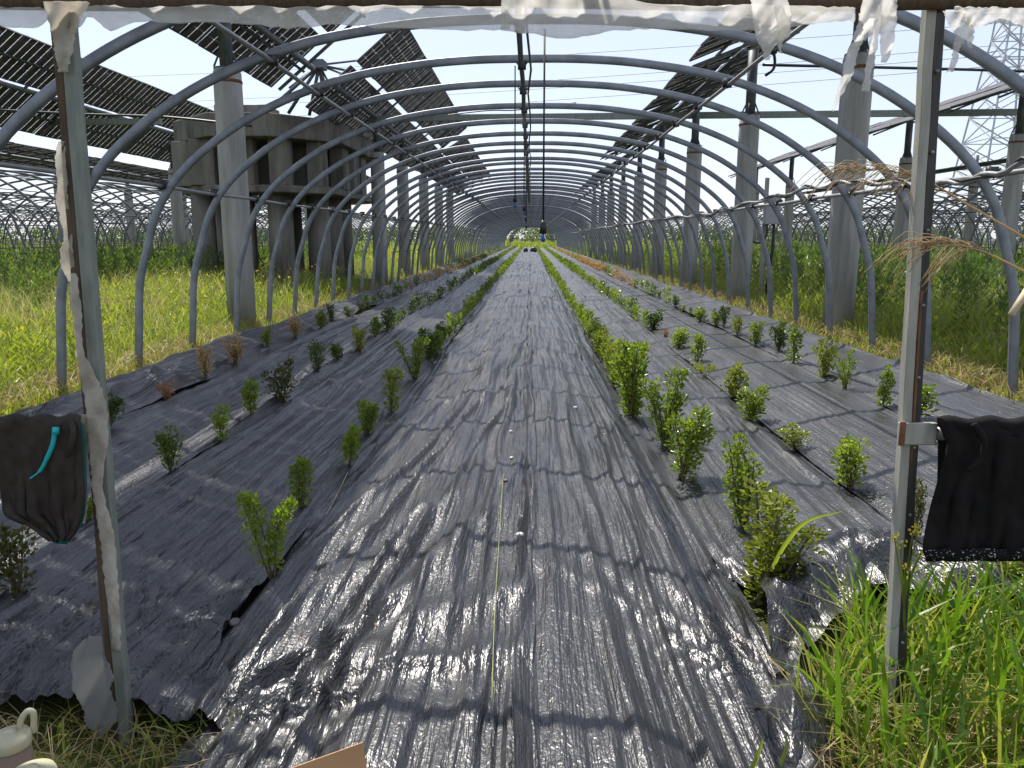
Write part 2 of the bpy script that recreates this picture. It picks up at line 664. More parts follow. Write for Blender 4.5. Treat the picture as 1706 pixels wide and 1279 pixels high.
seam = lambda y: .0 + .05 * (vn(y * .5, y * 0 + 3, 5) - .5) + .03 * (vn(y * 1.7, y * 0 + 9, 6) - .5)
pcl = [(-1.22, 2.44, 1, 9., .085, 1.25, .35)]
pcr = [(1.0, 2.66, 2, 10., .06, 1.0, -.5)]
sheet('C1', lambda y: cornerL(y) - .03, lambda y: seam(y) + .02, 1.8, Y1, 1,
      'left half of the wide centre strip of black mat, from the seam to the shrubs', .23, (.036, .070, .10), .03, .012, pins=pcl)
sheet('C2', lambda y: seam(y) - .05, lambda y: cornerR(y) + .03, 1.8, Y1, 2,
      'right half of the wide centre strip of black mat, right of the seam', .23, (.036, .034, -.04), .055, .03, pins=pcr)
frl = lambda X: 2.46 + .07 * (vn(X * 2.5, X * 0, 6) - .5)
sheet('A1', lambda y: rowx('L2', y) - .04, lambda y: cornerL(y) + .10, 2.34, Y1, 3,
      'wrinkled strip of black mat between the first and second shrub rows left of centre', .08, (.046, .070, -.24), .03, .03, frl, pins=[(-1.62, 2.98, 4, 9, .05, .45)])
sheet('A2', lambda y: rowx('L3', y) - .04, lambda y: rowx('L2', y) + .05, 2.45, Y1, 4,
      'strip of black mat between the second and third shrub rows left of centre', .07, (.042, .065, -.12), .03, .03, frl)
sheet('A3', lambda y: -4.08 + .16 * (vn(y * .45, y * 0, 1) - .5) - .05, lambda y: rowx('L3', y) + .05, 2.5, Y1, 5,
      'outermost strip of black mat along the grass on the left', .07, (.036, .08, -.30), .05, .03)
frr = lambda X: 3.72 - .42 * (X - 1.1) * (X < 2.2) - .46 * (X >= 2.2) + .12 * (vn(X * 3.5, X * 0, 6) - .5)
sheet('B1', lambda y: rowx('R1', y) - .05, lambda y: rowx('R2', y) + .04, 3.0, Y1, 6,
      'strip of black mat between the first and second shrub rows right of centre', .05, (.022, .026, .06), .03, .03, frr, pins=[(1.2, 3.5, 5, 9, .06, .5)])
sheet('B2', lambda y: rowx('R2', y) - .05, lambda y: rowx('R3', y) + .04, 3.0, Y1, 7,
      'strip of black mat between the second and third shrub rows right of centre', .045, (.011, .010, .05), .03, .03, frr)
sheet('B3', lambda y: rowx('R3', y) - .05, lambda y: 4.05 + .2 * (vn(y * .5, y * 0, 2) - .5) + .03, 2.9, Y1, 8,
      'outermost strip of black mat along the grass on the right', .05, (.008, .008, .05), .03, .05)

# crumpled end of the right hand mats, heaped over the grass
rows = [(1262, 1000, 1288, 1160), (1290, 962, 1318, 1130), (1330, 925, 1360, 1075), (1390, 905, 1420, 1040), (1450, 915, 1440, 1000), (1520, 935, 1500, 985),
        (1590, 955, 1580, 1000), (1660, 975, 1650, 1015), (1730, 990, 1720, 1030), (1800, 1000, 1790, 1040)]
mb = MB()
NV, NU = 26, 90
Vv = []
for i in range(NU):
    s = i / (NU - 1) * (len(rows) - 1)
    q = min(int(s), len(rows) - 2)
    t = s - q
    r = [rows[q][j] * (1 - t) + rows[q + 1][j] * t for j in range(4)]
    A, B = gnd(r[0], r[1]), gnd(r[2], r[3])
    for j in range(NV):
        w = j / (NV - 1)
        p = A.lerp(B, w)
        n_ = float(ridge(np.array(p.x * 6.), np.array(p.y * 5. + w), 2, 1.4)) - .3 + .5 * (float(vn(np.array(p.x * 16), np.array(p.y * 13), 4)) - .5)
        p.z += .05 + .10 * math.sin(math.pi * min(w * 1.15, 1)) + .085 * n_
        Vv.append(p)
mb.add(Vv, [(i * NV + j, i * NV + j + 1, (i + 1) * NV + j + 1, (i + 1) * NV + j) for i in range(NU - 1) for j in range(NV - 1)])
o = mb.build('weed_mat', M['mat'])
tag(o, 'crumpled heap of loose black mat above the tall grass at lower right', 'ground sheet', 'black weed mats covering the beds')

rows = [(1262, 1165, 1240, 1330), (1292, 1128, 1270, 1330), (1322, 1118, 1312, 1320), (1352, 1150, 1355, 1300), (1385, 1205, 1395, 1270)]
mb = MB()
NV, NU = 30, 40
Vv = []
for i in range(NU):
    s = i / (NU - 1) * (len(rows) - 1)
    q = min(int(s), len(rows) - 2)
    t = s - q
    r = [rows[q][j] * (1 - t) + rows[q + 1][j] * t for j in range(4)]
    A, B = gnd(r[0], r[1]), gnd(r[2], r[3])
    for j in range(NV):
        w = j / (NV - 1)
        p = A.lerp(B, w)
        n_ = float(ridge(np.array(p.x * 9.), np.array(p.y * 3.5 + w), 3, 1.4)) - .3 + .5 * (float(vn(np.array(p.x * 18), np.array(p.y * 12), 4)) - .5)
        e = min(i, NU - 1 - i) / (NU - 1) * 2
        p.z += .012 + .11 * math.sin(math.pi * min(w, 1)) ** .7 * e ** .6 + .06 * n_ * e
        Vv.append(p)
mb.add(Vv, [(i * NV + j, i * NV + j + 1, (i + 1) * NV + j + 1, (i + 1) * NV + j) for i in range(NU - 1) for j in range(NV - 1)])
o = mb.build('weed_mat', M['mat'])
tag(o, 'bunched corner of black mat gathered where the centre strip meets the right grass', 'ground sheet', 'black weed mats covering the beds')

# ------------------------------------------------------------------ tunnel frames
HALF = [(4.36, -.12), (4.31, .35), (4.25, .9), (4.13, 1.3), (3.97, 1.72), (3.66, 2.12), (3.13, 2.52), (2.55, 2.81), (1.9, 3.02), (1.2, 3.14), (.6, 3.19), (0, 3.2)]
prof = [(-x, z) for x, z in HALF] + [(x, z) for x, z in HALF[-2::-1]]


def hoop_mesh(name, n, sub, ra, rb, mat):
    pts = [(p[0], 0, p[1]) for p in catmull(prof, sub)]
    return MB().tube(pts, 0, n, (ra, rb)).mesh(name, mat)


HM = hoop_mesh('hoop', 12, 5, .042, .025, M['steel'])
tunnel = empty('tunnel_frame', (0, 2.66, 0))
tag(tunnel, 'bare steel hoop frame of the long tunnel over the planted beds', 'greenhouse frame')
NH = 90
HY = []
for i in range(NH):
    y = 2.66 + 1.42 * i + (random.uniform(-.03, .03) if i > 1 else 0)
    HY.append(y)
    h = link('hoop', HM, tunnel, (random.uniform(-.02, .02), y - 2.66, random.uniform(-.015, .015)))
    h.rotation_euler = (random.uniform(-.006, .006), random.uniform(-.003, .003), random.uniform(-.006, .006))
YE = HY[-1]


def along(x, z, y0=2.4, y1=YE, r=.016, name='purlin', mat='purlin', wob=.01, n=6):
    pts = []
    y = y0
    while y < y1:
        pts.append((x + random.uniform(-wob, wob), y - 2.66, z + random.uniform(-wob, wob)))
        y += 1.42 * (1 if y < 40 else 4)
    pts.append((x, y1 - 2.66, z))
    return MB().tube(pts, r, n).build(name, M[mat], tunnel)


rp = along(-.1, 3.115, r=.026, name='ridge_purlin', mat='dark')
pl = [(-2.2, 2.86), (2.0, 2.93), (-3.93, 1.93), (3.93, 1.93)]
PUR = [along(x, z, r=.02 if abs(x) < 3 else .023) for x, z in pl]
for (x, z), pu in zip(pl + [(-.1, 3.115)], PUR + [rp]):
    for y in HY[:26]:
        m = MB()
        m.box((x, y - 2.66 - .015, z + .02), (.085, .05, .085))
        m.tube([(x - .06, y - 2.66 - .03, z + .05), (x, y - 2.66 - .05, z - .035), (x + .06, y - 2.66 - .03, z + .05)], .009, 5)
        m.build('clamp', M['dark'], pu)
along(-.03, 3.05, r=.011, name='drip_hose', mat='dark', wob=.025)
# low side rails
along(-4.31, .95, 24, YE, .012, 'side_rail', 'dark')
along(4.31, .95, 30, YE, .012, 'side_rail', 'dark')

# far end: end frame bars
for z in (1.5, 2.6):
    MB().tube([(-3.6 if z > 2 else -4.2, YE - 2.66, z + .3), (3.6 if z > 2 else 4.2, YE - 2.66, z + .3)], .05, 6).build('end_rail', M['postpale'], tunnel)
for x in (-1.5, 1.5):
    MB().tube([(x, YE - 2.66, -.3), (x, YE - 2.66, 3.1)], .04, 6).build('end_post', M['postpale'], tunnel)

# --- doorway frame at the near end (parts of the tunnel frame)
T0 = Vector((0, 2.66, 0))


def pt(px, py, Y):
    return at(px, py, Y) - T0


lp_t, lp_b = pt(104, 6, 2.50), pt(205, 1236, 2.44)
rp_t, rp_b = pt(1556, 10, 2.60), pt(1486, 1185, 2.62)


def slab(a, b, x0, x1, y0, y1, mat, name, parent, n=14, wob=.002):
    m = MB()
    v = []
    for i in range(n + 1):
        c = a.lerp(b, i / n)
        w = random.uniform(-wob, wob)
        for (dx, dy) in ((x0, y0), (x1, y0), (x1, y1), (x0, y1)):
            v.append(c + Vector((dx + w, dy + random.uniform(-wob, wob) * .5, 0)))
    f = []
    for i in range(n):
        for j in range(4):
            p, q = i * 4 + j, i * 4 + (j + 1) % 4
            f.append((p, q, q + 4, p + 4))
    f += [(3, 2, 1, 0), tuple(n * 4 + j for j in range(4))]
    m.add(v, f)
    return bevel(m.build(name, mat, parent, smooth=False), .003, 2)


dl = slab(lp_t, lp_b, -.004, .034, -.02, .02, M['postgreen'], 'door_post', tunnel)
slab(lp_t, lp_b, -.036, -.0045, -.012, .016, M['wood'], 'wood_batten', dl, wob=.004)
dr = slab(rp_t, rp_b, -.031, .0, -.02, .02, M['postpale'], 'door_post', tunnel)
slab(rp_t, rp_b - Vector((0, 0, 0)), .0005, .030, -.016, .018, M['postdark'], 'channel', dr, 14, .0015)
for q in range(9):
    c = rp_t.lerp(rp_b, .08 + q * .1)
    MB().tube([c + Vector((.012, -.018, 0)), c + Vector((.012, -.026, 0))], .006, 8).build('rivet', M['steel'], dr)
sl = [rp_t.lerp(rp_b, .36 + .035 * i) + Vector((.004, -.021, 0)) for i in range(8)]
MB().tube(sl, .005, 5).build('rust_streak', M['rust'], dr)
bm_ = []
for x in range(-60, 1800, 60):
    bm_.append(pt(x, 1 + 3 * math.sin(x * .006), 2.52 + .00003 * x))
db = MB().tube(bm_, .026, 10).build('door_beam', M['wood'], tunnel)
lr = MB().tube([pt(-120, 716, 2.47), pt(20, 716, 2.47), pt(170, 712, 2.47)], .026, 10).build('side_rail', M['steel'], tunnel)
bevel(MB().box(pt(128, 729, 2.45), (.05, .035, .10)).build('bracket', M['wood'], lr, smooth=False), .004)
rr_ = MB().tube([pt(1540, 722, 2.60), pt(1830, 722, 2.60)], .024, 10).build('side_rail', M['steel'], tunnel)
bb = MB()
bb.box(pt(1530, 722, 2.575), (.12, .012, .075))
bb.box(pt(1530, 706, 2.59), (.125, .03, .008))
bb.box(pt(1530, 738, 2.59), (.125, .03, .008))
bevel(bb.build('bracket', M['postpale'], rr_, smooth=False), .003)
bevel(MB().box(pt(1503, 722, 2.566), (.02, .01, .085)).build('bracket_rust', M['rust'], rr_, smooth=False), .003)

# --- neighbouring tunnels
HM2 = hoop_mesh('hoop_far', 5, 2, .034, .026, M['steel_far'])
NEI = [(.2, 148, 22, 'short hoop tunnel glimpsed beyond the far opening'), (-18.2, 17, 58, 'nearest bare hoop tunnel beyond the left grass strip'), (-27.2, 17, 58, 'second hoop tunnel away to the left'),
       (-36.2, 18, 58, 'third hoop tunnel away to the left'), (-45.2, 18, 58, 'fourth and farthest hoop tunnel to the left'),
       (17.0, 19, 58, 'nearest bare hoop tunnel beyond the right grass strip'), (26.0, 17, 58, 'second hoop tunnel away to the right'),
       (35, 18, 58, 'third hoop tunnel away to the right'), (44, 18, 56, 'fourth and farthest hoop tunnel to the right')]
for (cx, y0, n, lab) in NEI:
    t = empty('tunnel_frame', (cx, y0, 0))
    tag(t, lab, 'greenhouse frame', 'neighbouring hoop tunnels')
    t.scale = (1, 1, 1.13)
    for i in range(n):
        h = link('hoop', HM2, t, (random.uniform(-.05, .05), i * 1.42, random.uniform(-.06, .04)))
        h.rotation_euler = (random.uniform(-.01, .01), random.uniform(-.006, .006), random.uniform(-.01, .01))
    ln = (n - 1) * 1.42
    for (x, z) in ((0, 3.14), (-2.2, 2.86), (2.2, 2.86), (-3.95, 1.9), (3.95, 1.9), (-4.27, .85), (4.27, .85)):
        MB().tube([(x, ln * q / 6, z + random.uniform(-.03, .03)) for q in range(7)], .018, 5).build('purlin', M['dark'] if z < 1 else M['steel_far'], t)
    for q in range(0, n - 4, 9):        # wind braces
        for sx in (-1, 1):
            MB().tube([(sx * 4.2, q * 1.42, .9), (sx * 3.1, (q + 2.2) * 1.42, 2.45), (sx * 1.2, (q + 4) * 1.42, 3.08)], .014, 4).build('wind_brace', M['steel_far'], t)

# ------------------------------------------------------------------ concrete pillars with steel heads
pm = MB().lathe([(.225, -.1), (.222, 1.5), (.215, 3.7), (.213, 3.93), (.20, 3.95), (.20, 3.98)], n=24).mesh('pillar_shaft', M['concrete'])
hm_ = MB()
hm_.tube([(0, 0, 3.95), (0, 0, 5.3)], .105, 14)
hm_.lathe([(.20, 3.982), (.20, 4.0)], n=16)
for s in range(4):
    a = s * math.pi / 2 + .4
    hm_.bar((.19 * math.cos(a), .19 * math.sin(a), 4.01), (.08 * math.cos(a), .08 * math.sin(a), 4.27), .012, .03)
hm_ = hm_.mesh('steel_head', M['steel_far'])
rg_ = MB().lathe([(.216, 3.77), (.224, 3.78), (.224, 3.81), (.2165, 3.82)], n=24).mesh('band', M['rust'])


def pillar(x, y, label, group, s=1.):
    t = empty('concrete_pillar', (x, y, 0))
    tag(t, label, 'pillar', group)
    sh = link('shaft', pm, t)
    link('steel_head', hm_, t)
    link('band', rg_, sh)
    t.scale = (s, s, 1)
    t.rotation_euler = (random.uniform(-.006, .006), random.uniform(-.006, .006), random.uniform(0, 6))
    return t


ORD = ['nearest', 'second', 'third', 'fourth', 'fifth', 'sixth', 'seventh', 'eighth', 'ninth']
for i in range(9):
    pillar(4.72 - .02 * i, 11.9 + 5.6 * i, '%s grey concrete pillar in the row along the right side of the tunnel' % ORD[i], 'pillars along the right of the tunnel')
for i, y in enumerate((12.6, 24.6, 29.4, 35, 40.6, 46.2)):
    pillar(-4.78, y, '%s grey concrete pillar in the row along the left side of the tunnel' % ORD[i], 'pillars along the left of the tunnel')
for i, y in enumerate((23.6, 30.2, 36, 42, 48)):
    pillar(-13.7, y, '%s concrete pillar standing in the left field under the long array' % ORD[i], 'pillars in the left field')
for i, y in enumerate((31, 37.5, 44, 51)):
    pillar(-22.7, y, '%s concrete pillar far left by the neighbouring hoops' % ORD[i], 'pillars far left')
for i, y in enumerate((20.8, 26.7, 32.5, 38.4, 44.2)):
    pillar(12.45, y, '%s concrete pillar standing in the right field beyond the doorway post' % ORD[i], 'pillars in the right field')
for i, y in enumerate((27, 33, 39, 45)):
    pillar(21.5, y, '%s concrete pillar far right between the neighbouring hoops' % ORD[i], 'pillars far right')


# ------------------------------------------------------------------ solar arrays
PANEL = {}


def panel_parts(hw):
    if hw in PANEL:
        return PANEL[hw]
    w, l = 1.13, hw - .07
    g = MB().box((0, 0, 0), (l, w, .012)).mesh('solar_panel', M['cells'], False)
    f = MB()
    for s in (-1, 1):
        f.box((0, s * (w / 2 - .008), -.022), (l, .016, .032))
        f.box((s * (l / 2 - .008), 0, -.0225), (.016, w - .034, .032))
    f.box((0, 0, -.04), (l * .96, .05, .03))
    PANEL[hw] = (g, f.mesh('panel_frame', M['panelframe'], False))
    return PANEL[hw]


def array(x, zc, y0, y1, hw, tilt, label, group, jit=0., skip=0., off=0.):
    t = empty('solar_array', (x, y0, zc))
    tag(t, label, 'solar array', group)
    t.rotation_euler = (0, -math.radians(tilt), 0)
    L_ = y1 - y0
    MB().tube([(0, -.1, -.12), (0, L_ + .1, -.12)], .065, 10).build('torque_tube', M['steel_far'], t)
    for s in (-.55, .55):
        MB().box((s * hw + off, L_ / 2, -.085), (.05, L_, .05)).build('purlin', M['panelframe'], t, False)
    cr = MB().box((off, 0, -.13), (hw * 1.9, .06, .05)).mesh('cross_rail', M['steel_far'], False)
    for q in range(int(L_ / 2.3) + 1):
        link('cross_rail', cr, t, (0, q * 2.3 + .4, 0))
    g, f = panel_parts(hw)
    n = int(L_ / 1.17)
    for i in range(n):
        for s in (-1, 1):
            if random.random() < skip:
                continue
            p = link('solar_panel', g, t, (off + s * (hw / 2 + .04), .6 + i * 1.17, random.uniform(-.01, .015)))
            p.rotation_euler = (random.uniform(-jit, jit), random.uniform(-jit, jit), 0)
            link('panel_frame', f, p)
    return t


array(-4.6, 4.93, -2.5, 16.6, 1.5, 39, 'solar panels seen from below on the near left pillar', 'solar arrays', .02, off=.65)
array(-4.6, 4.93, 18.6, 36.8, 1.5, 39, 'long dark solar array seen from below behind the concrete structure', 'solar arrays', .012, off=.65)
array(-4.5, 5.5, 39, 62, 1.5, 30, 'distant solar array left of the tunnel past the concrete structure', 'solar arrays', .012)
array(-13.4, 5.3, 9, 34.2, 1.45, 39, 'solar array across the upper left corner seen from below', 'solar arrays', .01)
array(-13.4, 5.5, 38, 62, 1.45, 14, 'low distant solar array left of the structure', 'solar arrays', .01)
array(-22.6, 5.0, 24, 64, 1.5, 8, 'far left solar array over the neighbouring hoops', 'solar arrays', .01)
array(4.7, 5.6, 5.5, 17.6, 1.5, 21, 'ragged dark solar array on the nearest right pillars, at the upper right', 'solar arrays', .05, .06)
array(4.7, 5.6, 18.4, 39, 1.5, 21, 'long ragged dark solar array rising at right above the hoops', 'solar arrays', .05, .06)
array(4.65, 5.5, 42, 62, 1.5, 30, 'distant dark solar array right of the tunnel', 'solar arrays', .03, .04)
array(12.5, 5.35, 17, 46, 1.5, 21.5, 'long solar array on the right field pillars showing its pale upper face', 'solar arrays', .008, .0)
array(21.5, 4.9, 21, 62, 1.5, 8, 'low solar array over the far right hoops', 'solar arrays', .01, .0)

# ------------------------------------------------------------------ old concrete structure with a truss mount on it
cs = empty('concrete_structure', (-7.6, 23.2, 0))
tag(cs, 'old stained concrete platform on thick columns left of the tunnel', 'concrete structure')


def octa(cx, cy, hx, hy, ch, z0, z1):
    p = [(-hx + ch, -hy), (hx - ch, -hy), (hx, -hy + ch), (hx, hy - ch), (hx - ch, hy), (-hx + ch, hy), (-hx, hy - ch), (-hx, -hy + ch)]
    v = [(cx + a, cy + b, z0) for a, b in p] + [(cx + a, cy + b, z1) for a, b in p]
    f = [tuple(range(7, -1, -1)), tuple(range(8, 16))] + [(i, (i + 1) % 8, 8 + (i + 1) % 8, 8 + i) for i in range(8)]
    return v, f


m = MB()
m.add(*octa(.15, 1.5, 2.3, 4.6, 1.5, 3.92, 4.5))
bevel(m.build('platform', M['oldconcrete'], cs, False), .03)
m = MB()
m.add(*octa(.1, 1.3, 2.15, 4.1, 1.2, 2.56, 2.75))
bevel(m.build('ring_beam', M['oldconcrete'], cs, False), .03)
for (x, y, w, d) in ((-1.75, -1.9, .5, .5), (-1.0, -2.45, .65, .35), (.0, -2.5, .75, .35), (1.0, -2.35, .5, .5), (1.75, -1.55, .4, .7), (2.05, -.3, .4, .7), (2.1, .9, .4, .7), (2.05, 2.1, .4, .7), (1.7, 3.4, .5, .5),
                     (-1.85, -.5, .4, .8), (-1.85, 1., .4, .8), (-1.85, 2.5, .4, .8), (-1, 4.6, .8, .4), (.5, 4.6, .8, .4)):
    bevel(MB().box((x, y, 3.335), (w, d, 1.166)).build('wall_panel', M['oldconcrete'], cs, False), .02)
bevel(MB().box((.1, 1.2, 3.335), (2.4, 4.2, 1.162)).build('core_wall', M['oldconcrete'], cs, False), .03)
for (x, y, r) in ((-1.4, -1.8, .30), (-.35, -1.9, .34), (.75, -1.85, .33), (1.45, -.6, .32), (1.5, .7, .32), (1.5, 2.0, .32), (.9, 3.4, .32), (-1.6, .2, .32), (-1.7, 2.2, .32), (-.6, 3.6, .32)):
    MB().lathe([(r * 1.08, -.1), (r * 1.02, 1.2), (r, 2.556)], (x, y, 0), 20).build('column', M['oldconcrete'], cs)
m = MB()
m.box((-.5, -.4, 4.88), (1.5, 1.1, .3))
m.box((-.3, -.2, 4.62), (.6, .5, .22))
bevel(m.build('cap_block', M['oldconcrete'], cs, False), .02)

tm = empty('panel_mount', (-5.75, 20.6, 4.51))
tag(tm, 'fan of steel struts under the panels on top of the concrete platform', 'truss')
node = Vector((.45, -.4, 1.12))
for (x, y, z) in ((-.9, -.5, 0), (-.45, -.2, 0), (.0, .1, 0), (.45, .5, 0), (.2, 1.2, 0)):
    m = MB()
    m.tube([node, (x, y, z)], .045, 7)
    m.build('strut', M['steel_far'], tm)
for (x, y, z) in ((-.6, .5, .75), (.6, 2.2, 1.35), (1.2, 3.0, 1.5), (1.5, 1.8, 1.75), (1.75, 4.2, 1.6), (.1, 2.6, .9), (-.2, 3.6, .6)):
    m = MB()
    m.tube([node, (x, y, z)], .03, 6)
    m.build('strut', M['steel_far'], tm)
m = MB()
m.box(node, (.3, .4, .22))
m.box(node + Vector((.9, 2.0, .25)), (.18, 1.4, .18))
bevel(m.build('hub', M['steel_far'], tm, False), .02)

# ------------------------------------------------------------------ cross beams, cables, wires
o = MB().box((0, 0, 0), (6.2, .16, .17)).build('steel_beam', M['postgreen'], None, False, loc=(-14.0, 23.4, 4.75))
tag(o, 'level grey green steel beam left of the concrete structure', 'beam', 'level steel cross beams')
o = MB().box((0, 0, 0), (23.0, .16, .17)).build('steel_beam', M['postgreen'], None, False, loc=(6.6, 23.4, 4.88))
o.rotation_euler = (0, -.006, 0)
tag(o, 'level grey green steel beam crossing above the tunnel to the right', 'beam', 'level steel cross beams')


def cable(pts, r, mat, name, label, cat, group=None, sag=0., n=6, sub=8):
    P = [Vector(p) for p in pts]
    if len(P) == 2:
        P = [P[0].lerp(P[1], i / 16) - Vector((0, 0, 4 * sag * (i / 16) * (1 - i / 16))) for i in range(17)]
    else:
        P = catmull(P, sub)
    o = MB().tube(P, r, n).build(name, M[mat], None, True, origin=P[0])
    tag(o, label, cat, group)
    return o


cable([(4.9, 17.4, 5.0), (14, 19, 5.05), (30, 24, 5.3)], .03, 'dark', 'power_cable', 'black cable strung level from the second right pillar', 'cable')
cable([(4.85, 17.25, 5.5), (5.05, 17.2, 5.2), (5.08, 17.2, 4.9), (4.92, 17.25, 4.75)], .03, 'dark', 'cable_loop', 'short black cable looped at the head of the second right pillar', 'cable')
cable([at(0, 183, 14), at(140, 190, 14), at(280, 195, 14), at(420, 210, 14)], .02, 'dark', 'power_cable', 'thin brown cable strung just above the left steel beam', 'cable')
cable([at(640, 205, 24), at(800, 185, 24), at(860, 183, 24), at(960, 171, 24)], .018, 'dark', 'power_cable', 'thin sagging wire above the middle of the hoops', 'cable')
for i, (ya, yb, lab) in enumerate(((120, 47, 'highest thin power line crossing the sky'), (170, 84, 'second thin power line crossing the sky'), (178, 100, 'third thin power line crossing the sky'), (203, 118, 'lowest thin power line crossing the sky'))):
    a_, b_ = at(-400, ya + 16, 210), at(1655, yb - 8, 124)
    cable([a_, b_], .055, 'pylon', 'power_line', lab, 'power line', 'power lines to the pylon', sag=2.5, n=4)

# pylon
py_ = empty('lattice_pylon', tuple(at(1652, 396, 124)[:2]) + (0,))
tag(py_, 'tall lattice transmission tower in the distance at upper right', 'pylon')
HP, LV = 46., 13
m, mx_ = MB(), MB()


def pw(z):
    return 5.2 * (1 - z / HP) + .55 if z < 30 else 2.2 - .06 * (z - 30)


zs = [HP * (1 - (1 - i / LV) ** 1.15) for i in range(LV + 1)]
for i in range(LV):
    a_, b_ = pw(zs[i]), pw(zs[i + 1])
    for (p, q) in (((1, 1), (-1, 1)), ((-1, 1), (-1, -1)), ((-1, -1), (1, -1)), ((1, -1), (1, 1))):
        mx_.bar((p[0] * a_, p[1] * a_, zs[i]), (q[0] * b_, q[1] * b_, zs[i + 1]), .15)
        mx_.bar((q[0] * a_, q[1] * a_, zs[i]), (p[0] * b_, p[1] * b_, zs[i + 1]), .15)
        mx_.bar((p[0] * b_, p[1] * b_, zs[i + 1]), (q[0] * b_, q[1] * b_, zs[i + 1]), .13)
for sx, sy in ((1, 1), (1, -1), (-1, 1), (-1, -1)):
    MB().tube([(sx * pw(z), sy * pw(z), z) for z in zs], .15, 4).build('leg', M['pylon'], py_, False)
mx_.build('bracing', M['pylon'], py_, False)
for z in (28, 34, 40):
    m = MB()
    for s in (-1, 1):
        m.bar((0, 0, z + 1.2), (s * 7, 0, z), .16)
        m.bar((0, 0, z), (s * 7, 0, z), .16)
    m.build('cross_arm', M['pylon'], py_, False)

# switch box on its post beside the second right pillar
sb = empty('switch_box', (5.35, 17.6, 0))
tag(sb, 'grey switch box on a slim post with black conduit by the second right pillar', 'electrical box')
bevel(MB().box((0, 0, 2.0), (.34, .16, .62)).build('enclosure', M['boxgrey'], sb, False), .015)
MB().box((-.12, .1, 1.35), (.09, .03, 2.7)).build('post', M['postpale'], sb, False)
MB().tube([(.05, -.02, 1.69), (.06, -.02, 1.2), (.0, -.03, .6), (-.06, -.04, -.1)], .035, 8).build('conduit', M['dark'], sb)
MB().tube(catmull([(-.1, -.03, 1.69), (-.12, -.05, 1.42), (-.3, -.08, 1.28), (-.52, -.06, 1.42), (-.6, 0, 1.7)], 6), .022, 7).build('cable', M['dark'], sb)

# cables along the right shoulder purlin
P = []
for (x, y, Y) in ((1790, 245, 5.0), (1706, 272, 5.3), (1620, 298, 5.8), (1540, 308, 6.4), (1450, 303, 7.3), (1400, 305, 7.8), (1330, 318, 8.7), (1270, 333, 9.8), (1210, 348, 11.4), (1170, 358, 13), (1120, 362, 15.2), (1060, 370, 19), (1010, 378, 25), (975, 384, 34), (950, 388, 45)):
    P.append(at(x, y, Y))
P = catmull(P, 6)
P = [Vector(p) + Vector((0, 0, .02 * math.sin(i * 1.3))) for i, p in enumerate(P)]
o = MB().tube(P, .017, 7).build('hose', M['purlin'], None, True, origin=P[0])
tag(o, 'grey hose slung along the right shoulder of the hoops', 'hose')
P = [Vector(p) + Vector((.02 * math.sin(i * .9), 0, .025 * math.cos(i * .9))) for i, p in enumerate(P)]
o = MB().tube(P[4:], .012, 5).build('power_cable', M['dark'], None, True, origin=P[4])
tag(o, 'thin black cable twisted round the grey hose on the right shoulder', 'cable')

# hanging sprinklers
for (px, py, ptop, Y, s, lab) in ((905, 378, 60, 6.9, 1., 'largest hanging sprinkler weight with blue nozzle, right of the ridge pipe'),
                                  (858, 330, 60, 8.3, .72, 'hanging sprinkler with blue tip left of the ridge pipe, highest one'),
                                  (873, 346, 150, 11, .7, 'small hanging sprinkler in the middle beside the ridge pipe'),
                                  (876, 364, 200, 15.5, .8, 'far hanging sprinkler below the ridge pipe, second lowest'),
                                  (877, 377, 235, 22, .9, 'farthest hanging sprinkler with greenish tip below the ridge pipe')):
    b0 = at(px, py, Y)
    zt = 3.12
    t = empty('hanging_sprinkler', b0)
    tag(t, lab, 'sprinkler', 'sprinklers hanging from the ridge')
    MB().tube([(0, 0, zt - b0.z), (0, 0, .03)], .009 * max(s, .8), 6).build('hose', M['dark'], t)
    w = .03 * s
    MB().lathe([(w * .5, -.06 * s), (w, -.055 * s), (w, .035 * s), (w * .6, .045 * s), (.01, .06 * s)], n=12).build('weight', M['dark'], t)
    MB().lathe([(.008, -.13 * s), (w * .55, -.125 * s), (w * .7, -.10 * s), (w * .25, -.085 * s), (w * .25, -.061 * s)], n=10).build('nozzle', M['blue'], t)

# ------------------------------------------------------------------ shrubs
def leaves(P, D, ln, wd, rs, hexa=True):
    n = len(P)
    rnd = rs.normal(size=(n, 3))
    S = np.cross(D, rnd)
    S /= np.linalg.norm(S, axis=1)[:, None] + 1e-9
    N = np.cross(S, D)
    ln = ln[:, None]
    wd = wd[:, None]
    if hexa:
        V = np.stack([P, P + D * ln * .35 + S * wd * .5 + N * wd * .14, P + D * ln * .75 + S * wd * .38 + N * wd * .1, P + D * ln - N * ln * .06,
                      P + D * ln * .75 - S * wd * .38 + N * wd * .1, P + D * ln * .35 - S * wd * .5 + N * wd * .14], 1).reshape(-1, 3)
        b = np.arange(n)[:, None] * 6
        F = np.concatenate([b + np.array([[0, 1, 2, 3]]), b + np.array([[0, 3, 4, 5]])], 0)
    else:
        V = np.stack([P, P + D * ln * .5 + S * wd * .5, P + D * ln, P + D * ln * .5 - S * wd * .5], 1).reshape(-1, 3)
        b = np.arange(n)[:, None] * 4
        F = b + np.array([[0, 1, 2, 3]])
    return V, F


